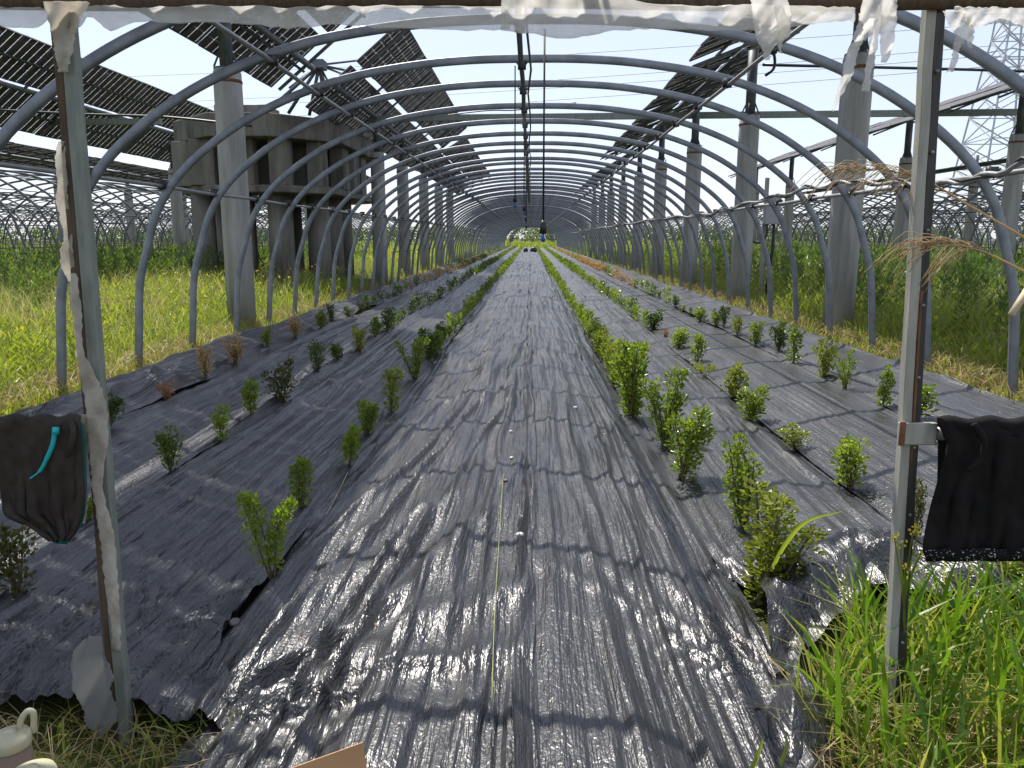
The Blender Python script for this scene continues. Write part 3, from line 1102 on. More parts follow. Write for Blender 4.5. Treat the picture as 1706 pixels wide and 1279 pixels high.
def shrub_protos(seed, nst, nl, spread, leaf, mat, vshape=0., low=.12, hexa=True, taper=.5):
    """unit shrub: 1 high, about 1 wide at full spread; returns stem and foliage meshes"""
    rs = np.random.RandomState(seed)
    mb = MB()
    Ps, Ds, Ls = [], [], []
    for i in range(nst):
        az = rs.uniform(0, 2 * math.pi)
        sp_ = spread * rs.uniform(.25, 1.)
        top = np.array([math.cos(az) * sp_, math.sin(az) * sp_, rs.uniform(.62, 1.)])
        if vshape:
            sd = -1 if i % 2 else 1
            top = np.array([sd * vshape * rs.uniform(.7, 1.15), rs.uniform(-.12, .12), rs.uniform(.8, 1.) * (1 if sd < 0 else .96)])
        mid = top * np.array([.45, .45, .5]) + rs.normal(size=3) * .03
        base = np.array([rs.uniform(-.03, .03), rs.uniform(-.03, .03), -.08])
        pts = catmull([base, mid, top], 6)
        mb.tube(pts, [.018 * (1 - .75 * q / (len(pts) - 1)) for q in range(len(pts))], 5)
        pts = np.array(pts)
        k_ = max(2, int(nl / nst))
        t = low + (1 - low) * rs.rand(k_) ** .8
        idx = t * (len(pts) - 1)
        i0 = np.minimum(idx.astype(int), len(pts) - 2)
        c = pts[i0] + (pts[i0 + 1] - pts[i0]) * (idx - i0)[:, None]
        off = rs.normal(size=(k_, 3))
        off[:, 2] *= .6
        off /= np.linalg.norm(off, axis=1)[:, None]
        rad = (.055 + .10 * taper * np.sin(np.pi * np.clip(t, 0, 1)))[:, None] * rs.rand(k_, 1) ** .5
        Ps.append(c + off * rad)
        d = off * .8 + np.array([0, 0, .75]) + rs.normal(size=(k_, 3)) * .3
        Ds.append(d / np.linalg.norm(d, axis=1)[:, None])
        Ls.append(leaf * rs.uniform(.7, 1.25, k_))
    P, D, L_ = np.concatenate(Ps), np.concatenate(Ds), np.concatenate(Ls)
    V, F = leaves(P, D, L_, L_ * .62, rs, hexa)
    hh = np.percentile(V[:, 2], 99.3)
    w_ = .5 * (np.percentile(V[:, 0], 98.5) - np.percentile(V[:, 0], 1.5) + np.percentile(V[:, 1], 98.5) - np.percentile(V[:, 1], 1.5))
    if vshape:
        w_ = np.percentile(V[:, 0], 98.5) - np.percentile(V[:, 0], 1.5)
    sc = np.array([1 / w_, 1 / w_, 1 / hh])       # unit width and height
    mb.v = [tuple(np.array(p) * sc) for p in mb.v]
    return mb.mesh('stem', M['stem']), npmesh('foliage', V * sc, F, M[mat], False)


PRM = {}
_sp = shrub_protos


def shrub_protos(seed, *a_, **k_):
    m_ = _sp(seed, *a_, **k_)
    PRM[m_[1].name] = (a_, k_)
    return m_


PR = {
    'big': shrub_protos(1, 8, 950, .42, .044, 'leaf_olive', low=.1),
    'tall': shrub_protos(2, 7, 1300, .22, .050, 'leaf', low=.1),
    'tall2': shrub_protos(3, 8, 1500, .28, .048, 'leaf', low=.1),
    'spread': shrub_protos(4, 7, 1250, .38, .050, 'leaf', low=.12),
    'vee': shrub_protos(5, 4, 1150, .3, .054, 'leaf', vshape=.30, low=.12, taper=.7),
    'bushy': shrub_protos(6, 7, 620, .26, .075, 'leaf', low=.14, taper=1.2),
    'bushy2': shrub_protos(7, 6, 560, .24, .078, 'leaf_dark', low=.14, taper=1.2),
    'bushy3': shrub_protos(8, 8, 620, .30, .075, 'leaf_dark', low=.12, taper=1.1),
    'olive': shrub_protos(9, 6, 560, .26, .075, 'leaf_olive', low=.12, taper=1.1),
    'bronze': shrub_protos(10, 8, 620, .34, .075, 'leaf_brown', low=.10, taper=1.2),
    'dry': shrub_protos(11, 9, 300, .30, .085, 'leaf_dry', low=.15, taper=.8),
    'rust': shrub_protos(12, 10, 320, .48, .12, 'leaf_rust', low=.1, taper=1.),
    'slim': shrub_protos(13, 4, 420, .12, .075, 'leaf', low=.12, taper=.9),
    'low': shrub_protos(14, 7, 240, .9, .16, 'leaf_olive', low=.2, taper=.8),
}
FARP = {
    'g': [shrub_protos(20 + i, 5, 120, .28, .15, 'leaf', hexa=False, taper=1.3)[1] for i in range(4)],
    'd': [shrub_protos(30 + i, 5, 120, .28, .15, 'leaf_dark', hexa=False, taper=1.3)[1] for i in range(4)],
    'o': [shrub_protos(40 + i, 6, 110, .3, .14, 'leaf_dry', hexa=False, taper=1.)[1] for i in range(2)],
}
COUNT = 0


def shrub(px, py, top, w, kind, label, group='shrubs planted in the mat', fx=1.):
    """place a shrub whose foot shows at (px, py) in the photograph's frame on the real bed"""
    global COUNT
    p = gnd(px, py)
    dist = (Vector(p) - Vector((0, 0, EYE))).length
    h = (py - top) * dist / FP / .95
    wd = w * dist / FP
    st, fo = PR[kind]
    a_, k_ = PRM[fo.name]
    a_ = (max(3, a_[0] + random.choice((-2, -1, 0, 0, 1, 2)) * (kind != 'vee')), int(a_[1] * random.uniform(.7, 1.2)), a_[2] * random.uniform(.7, 1.35)) + a_[3:]
    k_ = dict(k_)
    k_['low'] = min(.4, k_['low'] * random.uniform(.8, 2.2))
    st, fo = _sp(500 + COUNT, *a_, **k_)
    t = empty('shrub', (p.x, p.y, surf(p.x, p.y) - .01))
    tag(t, label, 'shrub', group)
    link('stem', st, t)
    link('foliage', fo, t)
    sx = wd * .78
    t.scale = (sx, sx, h)
    t.rotation_euler = (0, 0, 0 if kind == 'vee' else random.uniform(0, 6.28))
    COUNT += 1
    return p.y


lastY = {}
NEAR = {
    'R1': [(1265, 992, 815, 138, 'big', 'largest olive green shrub with several stems at lower right centre'),
           (1238, 890, 755, 70, 'tall', 'upright shrub just behind the largest olive shrub'),
           (1133, 808, 693, 80, 'spread', 'light green shrub with spreading side shoots, third from the front in the first right row'),
           (1107, 745, 628, 75, 'tall2', 'shrub with a leaning right branch, fourth from the front in the first right row'),
           (1053, 702, 582, 72, 'tall2', 'tall dense shrub where the right hedge begins to close up'),
           (1038, 655, 578, 50, 'bushy', 'bushy shrub in the right hedge just behind the tall dense one')],
    'R2': [(1682, 990, 930, 80, 'olive', 'yellowish shrub at the right edge under the black jacket'),
           (1523, 902, 820, 34, 'bronze', 'half dried brownish shrub behind the right door post'),
           (1415, 818, 738, 72, 'bushy', 'round topped green shrub left of the right door post'),
           (1325, 750, 712, 50, 'olive', 'short bright shrub with a reddish shoot in the second right row'),
           (1250, 702, 648, 46, 'bushy', 'compact shrub nearer of a close pair in the second right row'),
           (1222, 664, 612, 48, 'olive', 'compact shrub farther of a close pair in the second right row'),
           (1180, 630, 606, 50, 'low', 'creeping flat plant in the second right row'),
           (1162, 605, 562, 30, 'slim', 'slim upright shrub behind the creeping plant'),
           (1130, 582, 550, 34, 'bushy', 'small round shrub behind the slim one in the second right row'),
           (1108, 563, 551, 14, 'rust', 'tiny reddish seedling in the second right row'),
           (1087, 552, 520, 32, 'bushy3', 'dense dark shrub where the second right row closes up')],
    'R3': [(1527, 702, 650, 58, 'bushy', 'green shrub partly behind the right door post above its bracket'),
           (1470, 682, 622, 28, 'slim', 'slim column shaped shrub left of the right door post'),
           (1407, 652, 593, 44, 'spread', 'shrub with a tuft on top in the third right row'),
           (1373, 630, 572, 38, 'olive', 'yellow green leaning shrub in the third right row'),
           (1322, 608, 550, 28, 'slim', 'tall thin dull green shrub in the third right row'),
           (1297, 588, 542, 30, 'bushy3', 'dull green shrub just left of the tall thin one'),
           (1258, 578, 540, 30, 'bushy', 'bright rounded shrub seventh from the front of the third right row'),
           (1228, 560, 530, 24, 'olive', 'small dark olive shrub in the third right row'),
           (1207, 548, 515, 20, 'bushy3', 'right one of two touching shrubs in the third right row'),
           (1193, 545, 520, 20, 'bushy', 'left one of two touching shrubs in the third right row'),
           (1166, 537, 514, 28, 'bushy', 'leafy double shrub halfway along the third right row'),
           (1150, 526, 515, 8, 'slim', 'tiny sprout nearer the front in the third right row'),
           (1137, 520, 508, 12, 'slim', 'tiny sprout farther back in the third right row'),
           (1125, 513, 494, 17, 'bushy3', 'little shrub behind the two sprouts in the third right row')],
    'L1': [(456, 982, 850, 96, 'vee', 'V shaped shrub with two leafy arms at lower left centre'),
           (503, 862, 783, 46, 'bushy', 'glossy green shrub directly behind the V shaped one'),
           (584, 787, 718, 38, 'bushy', 'bright upright shrub third from the front in the first left row'),
           (613, 730, 680, 46, 'spread', 'sparse shrub with arched shoots in the first left row'),
           (653, 694, 624, 42, 'olive', 'full shrub fifth from the front in the first left row'),
           (690, 638, 570, 50, 'spread', 'loose pale shrub before the left hedge closes up'),
           (716, 602, 555, 42, 'bushy3', 'dark rounded shrub at the start of the left hedge')],
    'L2': [(32, 1003, 905, 74, 'bronze', 'dull shrub at the left edge below the brown jacket'),
           (150, 874, 838, 26, 'bushy', 'little shrub peeping out behind the left door post'),
           (286, 797, 732, 44, 'bushy2', 'dark shrub nearest the left post in the second left row'),
           (368, 740, 687, 36, 'bushy', 'neat green shrub second from the left post in the second left row'),
           (419, 702, 643, 36, 'bushy', 'brighter green shrub in front of the bronze one'),
           (471, 675, 606, 54, 'bronze', 'wide bronze tinged shrub in the second left row'),
           (530, 629, 580, 36, 'bushy3', 'dull shrub with a loose twig in the second left row'),
           (562, 608, 580, 28, 'bushy2', 'low dark shrub in the second left row'),
           (600, 590, 548, 28, 'olive', 'narrow olive shrub in the second left row'),
           (625, 570, 538, 24, 'bushy', 'small leafy shrub in the middle of the second left row'),
           (645, 556, 518, 28, 'bushy2', 'dark shrub before the second left row closes up')],
    'L3': [(186, 720, 673, 40, 'bushy2', 'dark little shrub just right of the left door post'),
           (281, 670, 640, 36, 'rust', 'low rusty red dead shrub in the third left row'),
           (343, 634, 584, 28, 'dry', 'upright straw coloured dead shrub in the third left row'),
           (393, 610, 568, 38, 'dry', 'leaning straw coloured dead shrub in the third left row'),
           (447, 585, 555, 24, 'olive', 'yellowing olive shrub after the dead ones'),
           (493, 568, 534, 26, 'dry', 'golden dead shrub by the fourth visible hoop leg'),
           (534, 554, 525, 20, 'olive', 'small olive shrub in the third left row'),
           (554, 544, 514, 24, 'bronze', 'small brownish shrub in the third left row'),
           (581, 534, 515, 20, 'bushy2', 'small grey green shrub in the third left row'),
           (602, 524, 505, 18, 'bronze', 'small dull shrub behind the grey green one')],
}
for r, lst in NEAR.items():
    for q in lst:
        lastY[r] = max(lastY.get(r, 0), shrub(*q))

RLAB = {'R1': 'first row right of centre', 'R2': 'second row right of centre', 'R3': 'third row right of centre',
        'L1': 'first row left of centre', 'L2': 'second row left of centre', 'L3': 'third row left of centre'}
SP = {'R1': .40, 'R2': .52, 'R3': .74, 'L1': .5, 'L2': .66, 'L3': .8}
cand = []
for r in ROWX:
    y = lastY[r] + SP[r]
    while y < 125:
        cand.append((y, r))
        y += SP[r] * random.uniform(.75, 1.3) * (1 if y < 40 else 1.15)
cand.sort()
rest = {}
for (y, r) in cand:
    x = float(rowx(r, np.array([y]))[0]) + random.uniform(-.05, .05)
    z = float(G(x)) + .0
    h = random.uniform(.19, .40)
    dry = (r == 'L3' and (random.random() < .12 or 24 < y < 34)) or (r == 'R3' and (y > 24 and random.random() < .75))
    kd = 'o' if dry else ('d' if (r in ('L2', 'L3') and random.random() < .75) or random.random() < .15 else 'g')
    if COUNT < 300:
        if y < 13.5:
            st, fo = PR[{'g': random.choice(['bushy', 'tall2', 'olive']), 'd': random.choice(['bushy2', 'bushy3']), 'o': 'dry'}[kd]]
            t = empty('shrub', (x, y, surf(x, y) - .01))
            link('stem', st, t)
            link('foliage', fo, t)
            t.scale = (h * .56, h * .56, h)
        else:
            t = link('shrub', random.choice(FARP[kd]), None, (x, y, z))
            t.scale = (h * .56, h * .56, h)
        t.rotation_euler = (0, 0, random.uniform(0, 6.28))
        lab = ('dried straw coloured shrub' if kd == 'o' else 'small leafy shrub') + ' crowded in the far half of ' + RLAB[r]
        tag(t, lab, 'shrub', ('dried ' if kd == 'o' else 'green ') + 'far shrubs of ' + RLAB[r])
        COUNT += 1
    else:
        rest.setdefault(kd, []).append((x, y, z, h))
for kd, mat, lab in (('g', 'leaf', 'green'), ('d', 'leaf_dark', 'dark green'), ('o', 'leaf_dry', 'dried straw coloured')):
    V, F, c = [], [], 0
    for (x, y, z, h) in rest.get(kd, []):
        rs = RS
        n = 46 if y < 60 else 24
        P = np.stack([rs.normal(size=n) * .075, rs.normal(size=n) * .075, rs.rand(n) * h * .92], -1)
        D = np.stack([rs.normal(size=n) * .5, rs.normal(size=n) * .5, np.ones(n)], -1)
        D /= np.linalg.norm(D, axis=1)[:, None]
        v, f = leaves(P + np.array([x, y, z]), D, rs.uniform(.07, .12, n), rs.uniform(.05, .08, n), rs, False)
        V.append(v)
        F.append(f + c)
        c += len(v)
    if V:
        o = link('shrub_rows', npmesh('shrub_rows', np.concatenate(V), np.concatenate(F), M[mat]))
        tag(o, '%s shrubs merging into lines at the far end of the rows' % lab, 'shrub rows', kind='stuff')

# ------------------------------------------------------------------ grass
def blades(x, y, z, h, w, lean, az, rs):
    """curved grass blades: 4 levels, 3 quads each"""
    n = len(x)
    d = np.stack([np.cos(az), np.sin(az)], -1)
    wa = rs.uniform(0, 2 * np.pi, n)
    s = np.stack([np.cos(wa), np.sin(wa)], -1)
    V = np.zeros((n, 8, 3))
    for k_, (t, wf) in enumerate(((0, .8), (.38, 1.), (.74, .7), (1., .06))):
        cx = x + d[:, 0] * lean * h * t * t
        cy = y + d[:, 1] * lean * h * t * t
        cz = z + h * (t - .32 * np.minimum(lean, 1.3) * t * t * t)
        for j, sg in enumerate((-1, 1)):
            V[:, k_ * 2 + j, 0] = cx + sg * s[:, 0] * w * wf * .5
            V[:, k_ * 2 + j, 1] = cy + sg * s[:, 1] * w * wf * .5
            V[:, k_ * 2 + j, 2] = cz
    b = np.arange(n)[:, None] * 8
    F = np.concatenate([b + np.array([[0, 1, 3, 2]]), b + np.array([[2, 3, 5, 4]]), b + np.array([[4, 5, 7, 6]])], 0)
    return V.reshape(-1, 3), F


def grass(name, label, x, y, hlo, hhi, wlo, whi, mat, lean=(.1, .8), hmod=None, cat='grass', zoff=-.03):
    n = len(x)
    h = RS.uniform(hlo, hhi, n)
    if hmod is not None:
        h = h * hmod(x, y)
    V, F = blades(x, y, G(x) + zoff, h, RS.uniform(wlo, whi, n), RS.uniform(lean[0], lean[1], n), RS.uniform(0, 6.283, n), RS)
    o = link(name, npmesh(name, V, F, M[mat]))
    tag(o, label, cat, kind='stuff')
    return o


def scat(n, xa, xb, ya, yb, pw=1.7):
    """denser towards the camera"""
    u = RS.rand(n)
    k_ = 1 - pw
    y = (ya ** k_ + u * (yb ** k_ - ya ** k_)) ** (1 / k_)
    x = xa + (xb - xa) * RS.rand(n)
    return x, y


def clump(x, y, amt=.35, s=1.1, seed=0):
    keep = vn(x * s, y * s, seed) + .35 * vn(x * s * 3, y * s * 3, seed + 1) > amt
    return x[keep], y[keep]


hm1 = lambda x, y: (.55 + .9 * vn(x * .8, y * .8, 3)) * np.clip((np.abs(x) - 3.9) / 1.6, .28, 1.)
for sd, nm, xa, xb in ((-1, 'left', -4.15, -17.), (1, 'right', 4.15, 17.)):
    x, y = scat(75000, xa, xb, 5.2, 46, 1.6)
    edge = np.abs(x) < 4.3
    x, y = clump(x, y, .38)
    grass('grass', 'bright green meadow grass on the %s of the tunnel' % nm, x, y, .28, .62, .008, .016, 'grass', (.15, .9), hm1)
    x, y = scat(3200, xa, sd * 4.8, 5.2, 40, 1.5)
    grass('dry_grass', 'straw coloured dry grass along the %s edge of the mats' % nm, x, y, .10, .30, .005, .01, 'grass_dry', (.4, 1.6), cat='dry grass')
    x, y = scat(16000, sd * 17, sd * 75, 9, 110, 1.3)
    grass('grass', 'pale green grass under the neighbouring hoops on the %s' % nm, x, y, .35, .7, .03, .06, 'grass', (.1, .8))
    # tall leafy weeds: stems with many narrow leaves
    np_ = 2600 if sd > 0 else 2000
    wx, wy = scat(np_, sd * (5.6 if sd > 0 else 8.5), sd * 16.5, 7.5 if sd > 0 else 13, 44, 1.25)
    wx, wy = clump(wx, wy, .55, .5, 2)
    V, F, c = [], [], 0
    for q in range(len(wx)):
        far = wy[q] > 20
        n = 22 if far else 46
        hh = RS.uniform(.55, 1.15) * min(1., .45 + (abs(wx[q]) - 4.6) * .35)
        t = RS.rand(n) ** .8
        az = RS.uniform(0, 6.283, n)
        P = np.stack([wx[q] + RS.normal(size=n) * .035 + .1 * t * math.sin(q), wy[q] + RS.normal(size=n) * .035, .08 + t * hh], -1)
        D = np.stack([np.cos(az), np.sin(az), .35 + .9 * t + RS.rand(n) * .4], -1)
        D /= np.linalg.norm(D, axis=1)[:, None]
        sc = 1.5 if far else 1.
        v, f = leaves(P, D, RS.uniform(.09, .17, n) * sc, RS.uniform(.016, .032, n) * sc, RS, False)
        V.append(v)
        F.append(f + c)
        c += len(v)
    o = link('weeds', npmesh('weeds', np.concatenate(V), np.concatenate(F), M['grass_far']))
    tag(o, 'tall dark green leafy weeds standing in the %s field' % nm, 'weeds', kind='stuff')
    # broad bright weeds near the hoop legs
    wx, wy = scat(130, sd * 4.6, sd * 8.5, 6., 26, 1.6)
    V, F, c = [], [], 0
    for q in range(len(wx)):
        n = 46
        hh = RS.uniform(.25, .65)
        t = RS.rand(n) ** .7
        az = RS.uniform(0, 6.283, n)
        P = np.stack([wx[q] + RS.normal(size=n) * .07, wy[q] + RS.normal(size=n) * .07, .03 + t * hh], -1)
        D = np.stack([np.cos(az), np.sin(az), .5 + .8 * t], -1)
        D /= np.linalg.norm(D, axis=1)[:, None]
        v, f = leaves(P, D, RS.uniform(.06, .13, n), RS.uniform(.012, .026, n), RS, True)
        V.append(v)
        F.append(f + c)
        c += len(v)
    o = link('weeds', npmesh('weeds', np.concatenate(V), np.concatenate(F), M['grass']))
    tag(o, 'light green broad leafed weeds near the hoop legs on the %s' % nm, 'weeds', kind='stuff')
    # feathery seed stalks
    x, y = scat(11000, sd * 4.7, sd * 16, 5.6, 36, 1.4)
    x, y = clump(x, y, .5, .6, 5)
    grass('seed_stalks', 'pale feathery seed stalks above the grass on the %s' % nm, x, y, .45, .95, .006, .013, 'grass_seed', (.1, .6), lambda x, y: np.clip((np.abs(x) - 3.9) / 2.2, .4, 1.), cat='seed stalks')
    # little flowers
    fx, fy = scat(700, sd * 5, sd * 13, 6.5, 30, 1.5)
    n = len(fx)
    D = RS.normal(size=(n, 3))
    D[:, 2] = np.abs(D[:, 2]) + .5
    D /= np.linalg.norm(D, axis=1)[:, None]
    v, f = leaves(np.stack([fx, fy, RS.uniform(.35, .75, n)], -1), D, RS.uniform(.03, .06, n), RS.uniform(.03, .05, n), RS, False)
    o = link('wildflowers', npmesh('wildflowers', v, f, M['flower']))
    tag(o, 'tiny yellow wildflowers dotted in the %s grass' % nm, 'wildflowers', kind='stuff')

# meadow beyond the far end and along the tunnel far away
x, y = RS.uniform(-40, 40, 9000), RS.uniform(131, 240, 9000)
grass('grass', 'sunny meadow seen through the far opening of the tunnel', x, y, .4, .8, .1, .2, 'grass', (.1, .6))
for sd, nm in ((-1, 'left'), (1, 'right')):
    x, y = sd * RS.uniform(4.3, 17, 16000), 44 + 90 * RS.rand(16000) ** 1.4
    grass('grass', 'distant grass beside the far hoops on the %s' % nm, x, y, .3, .7, .03, .06, 'grass', (.1, .7))

# foreground grass, lower right
n = 2100
x = RS.uniform(.95, 2.9, n)
y = RS.uniform(1.95, 3.4, n)
lim = 2.62 + .62 * np.clip((x - 1.05) / .4, 0, 1) + .1 * np.clip((x - 1.5), 0, 1)
kp = (y < lim) & (x > .98 + .25 * np.clip(2.62 - y, 0, .3))
x, y = x[kp], y[kp]
grass('grass', 'tall lush green grass in the lower right foreground', x, y, .14, .46, .006, .014, 'grass', (.08, 1.1), zoff=-.06)
kp = RS.rand(len(x)) < .34
grass('grass', 'broad upright grass blades in the lower right foreground', x[kp] + .03, y[kp], .26, .56, .014, .026, 'grass_broad', (.05, .75), zoff=-.06)
n = 1100
x = RS.uniform(.98, 2.5, n)
y = RS.uniform(2.0, 2.95, n)
kp = (y < 2.75)
grass('dry_grass', 'dry straw litter among the lower right grass', x[kp], y[kp], .08, .24, .003, .006, 'grass_dry', (.9, 2.6), cat='dry grass')
n = 420
x = RS.uniform(-2.4, -1.0, n)
y = RS.uniform(1.95, 2.5, n)
grass('grass', 'short shaded grass round the foot of the left door post', x, y, .06, .2, .005, .010, 'grass', (.3, 1.4), zoff=-.05)
n = 500
x = RS.uniform(-2.4, -.95, n)
y = RS.uniform(1.95, 2.46, n)
grass('dry_grass', 'dry straw litter round the left door post', x, y, .05, .16, .003, .006, 'grass_dry', (1., 2.6), cat='dry grass')

# a few single long blades that stand out
def long_blade(P, w, label, mat='grass', name='grass_blade'):
    P = catmull([Vector(p) for p in P], 6)
    v, f = [], []
    for i, p in enumerate(P):
        p = Vector(p)
        t = i / (len(P) - 1)
        ww = w * (1 - t ** 3) * .5 + .0008
        v += [p + Vector((-ww * .6, ww * .3, ww * .8)), p + Vector((0, -ww * .25, -ww * .15)), p + Vector((ww * .6, ww * .3, -ww * .8))]
    for i in range(len(P) - 1):
        for j in (0, 1):
            f.append((i * 3 + j, i * 3 + j + 1, i * 3 + j + 4, i * 3 + j + 3))
    o = MB().add(v, f).build(name, M[mat], None, True, origin=P[0])
    tag(o, label, 'grass blade', None)
    return o


long_blade([at(1285, 950, 3.4), at(1310, 905, 3.35), at(1345, 868, 3.3), at(1402, 852, 3.28)], .022, 'long pale green blade arching beside the largest olive shrub')
long_blade([at(1300, 1275, 2.2), at(1312, 1235, 2.25), at(1294, 1190, 2.28)], .016, 'upright bright blade at the foot of the pinned right mat corner')
long_blade([at(1248, 1290, 2.15), at(1262, 1262, 2.18), at(1272, 1228, 2.2)], .02, 'short yellow green blade at the bottom right of centre')
long_blade([at(258, 1262, 2.3), at(250, 1235, 2.3), at(241, 1203, 2.32)], .018, 'single pale green blade right of the left door post foot')

# small yellow flowered weed clinging to the right door post
t = empty('flowering_weed', gnd(1512, 1150))
tag(t, 'thin yellow flowered weed climbing beside the right door post', 'weed')
m = MB()
org = Vector(t.location)
tips = []
for (px, py) in ((1500, 905), (1520, 890), (1535, 920), (1490, 895), (1508, 945), (1530, 880)):
    p = at(px, py, 2.55) - org
    q = at(1506, 1010, 2.56) - org
    m.tube(catmull([Vector((0, 0, 0)), q, p], 6), .0025, 4)
    tips.append(p)
m.build('stem', M['grass'], t)
for p in tips:
    P = np.array([np.array(p) + RS.normal(size=3) * .008 for _ in range(12)])
    D = RS.normal(size=P.shape)
    D /= np.linalg.norm(D, axis=1)[:, None]
    v, f = leaves(P, D, RS.uniform(.008, .018, len(P)), RS.uniform(.008, .014, len(P)), RS, False)
    link('flower', npmesh('flower', v, f, M['flower']), t)

# ------------------------------------------------------------------ torn plastic film round the doorway
def film(rows, Y, label, mat='film', vert=True, crump=.02, name='plastic_film', nc=14, sub=7, group='torn plastic film on the doorway', bow=.0, s=0):
    """rows: (y, x left, x right) down a hanging strip, or (x, y top, y bottom) along a band; in the doorway plane"""
    R = catmull([np.array(r, float) for r in rows], sub)
    n = len(R)
    v = []
    for i, r in enumerate(R):
        for j in range(nc):
            t = j / (nc - 1)
            if vert:
                px, py = r[1] + (r[2] - r[1]) * t, r[0]
            else:
                px, py = r[0], r[1] + (r[2] - r[1]) * t
            jt = 2.4 if (j in (0, nc - 1)) else .5
            px += random.uniform(-jt, jt) * .8
            py += random.uniform(-jt, jt) * .8
            yy = Y + crump * (float(fbm(np.array(px * .04 + py * .02), np.array(py * .012), 1 + s)) * 1.6) + bow * (4 * t * (1 - t)) + crump * .5 * math.sin(px * .09 + s)
            v.append(at(px, py, yy))
    f = [(i * nc + j, i * nc + j + 1, (i + 1) * nc + j + 1, (i + 1) * nc + j) for i in range(n - 1) for j in range(nc - 1)]
    o = MB().add(v, f).build(name, M[mat], None, True, origin=v[0])
    sm = o.modifiers.new('thick', 'SOLIDIFY')
    sm.thickness = .0015
    tag(o, label, 'plastic film', group)
    return o


film([(-60, 10, 52), (0, 12, 44), (55, 12, 46), (92, 14, 30), (128, 8, 46), (150, 10, 26), (182, 8, 50), (232, 12, 36), (280, 10, 38), (400, 9, 38), (480, 12, 47), (560, 10, 41), (640, 9, 46), (760, 10, 50), (850, 11, 49)],
     2.49, 'clouded plastic band folded along the left half of the doorway beam', vert=False, crump=.012, sub=5)
film([(835, -14, 49), (880, -16, 56), (950, -12, 63), (1010, -14, 53), (1090, 6, 47), (1180, 9, 51), (1250, 8, 50), (1330, 10, 43), (1400, 12, 34), (1425, 12, 36)],
     2.485, 'clouded plastic band along the middle of the doorway beam with a sagging fold', vert=False, crump=.014, sub=6, s=2)
film([(1590, 10, 26), (1620, 12, 46), (1660, 12, 38), (1706, 12, 46), (1780, 10, 44)], 2.5, 'plastic band on the beam right of the right door post', vert=False, s=3)
film([(-20, 1245, 1320), (0, 1250, 1312), (30, 1255, 1318), (60, 1258, 1310), (75, 1266, 1290), (100, 1275, 1282)], 2.46, 'pale torn rag hanging left most of the right hand shreds', s=1)
film([(8, 1290, 1305), (30, 1292, 1312), (55, 1296, 1318), (70, 1296, 1304), (88, 1298, 1302)], 2.44, 'short pointed shred beside the left most rag', nc=8, s=4)
film([(-10, 1440, 1480), (20, 1432, 1492), (45, 1428, 1470), (62, 1422, 1448), (75, 1425, 1432)], 2.47, 'broad torn rag right of the middle of the beam', s=5)
film([(30, 1448, 1466), (60, 1428, 1440), (90, 1410, 1428), (120, 1404, 1422), (150, 1396, 1406), (185, 1386, 1389)], 2.45, 'long tapering shred twisting down in front of the right pillar', nc=8, s=6)
film([(10, 1462, 1480), (50, 1452, 1466), (90, 1446, 1459), (125, 1440, 1452), (152, 1436, 1448)], 2.44, 'narrow straight shred hanging next to the tapering one', nc=8, s=7)
film([(-8, 1472, 1495), (30, 1468, 1494), (70, 1466, 1488), (104, 1468, 1478)], 2.43, 'wide pale strip hanging right most of the middle shreds', nc=8, s=1)
film([(18, 1570, 1615), (40, 1580, 1620), (60, 1592, 1618), (75, 1588, 1600), (95, 1586, 1596), (120, 1576, 1588)], 2.48, 'torn curl of film just right of the right door post', s=2, nc=10)
film([(20, 1606, 1625), (45, 1612, 1624), (70, 1612, 1620), (82, 1615, 1618)], 2.47, 'small claw shaped shred at the upper right', nc=6, s=3)
film([(2, 70, 150), (30, 80, 134), (60, 86, 126), (90, 92, 120), (120, 98, 112)], 2.455, 'bunched film wrapped over the top of the left door post', 'filmdirty', nc=14, crump=.016, s=4)
film([(235, 97, 108), (262, 92, 110), (300, 96, 112), (335, 93, 114), (362, 100, 118), (395, 106, 120), (420, 100, 122), (450, 104, 126), (472, 118, 127)], 2.47,
     'ragged pale flap on the left edge of the left door post', 'filmdirty', nc=9, crump=.008, s=5)
film([(455, 118, 128), (500, 118, 134), (540, 122, 136), (585, 126, 140), (630, 134, 162), (675, 142, 178), (730, 146, 180), (770, 150, 174), (815, 154, 172), (860, 162, 182), (905, 168, 192), (960, 174, 196), (1020, 182, 200), (1085, 188, 202)], 2.425,
     'long twisted film strip running down the left door post', 'filmdirty', nc=10, crump=.012, s=6)
film([(690, 130, 146), (740, 134, 148), (790, 132, 144), (840, 130, 146), (872, 134, 140)], 2.44, 'short dirty film flap beside the brown jacket', 'filmdirty', nc=7, crump=.01, s=7)
film([(1060, 148, 168), (1076, 130, 172), (1098, 118, 177), (1125, 120, 190), (1150, 121, 184), (1180, 139, 196), (1205, 142, 192), (1222, 158, 174), (1228, 160, 170)], 2.38,
     'rounded shade-toned film flap at the foot of the left door post', 'filmshade', nc=14, crump=.014, s=1)

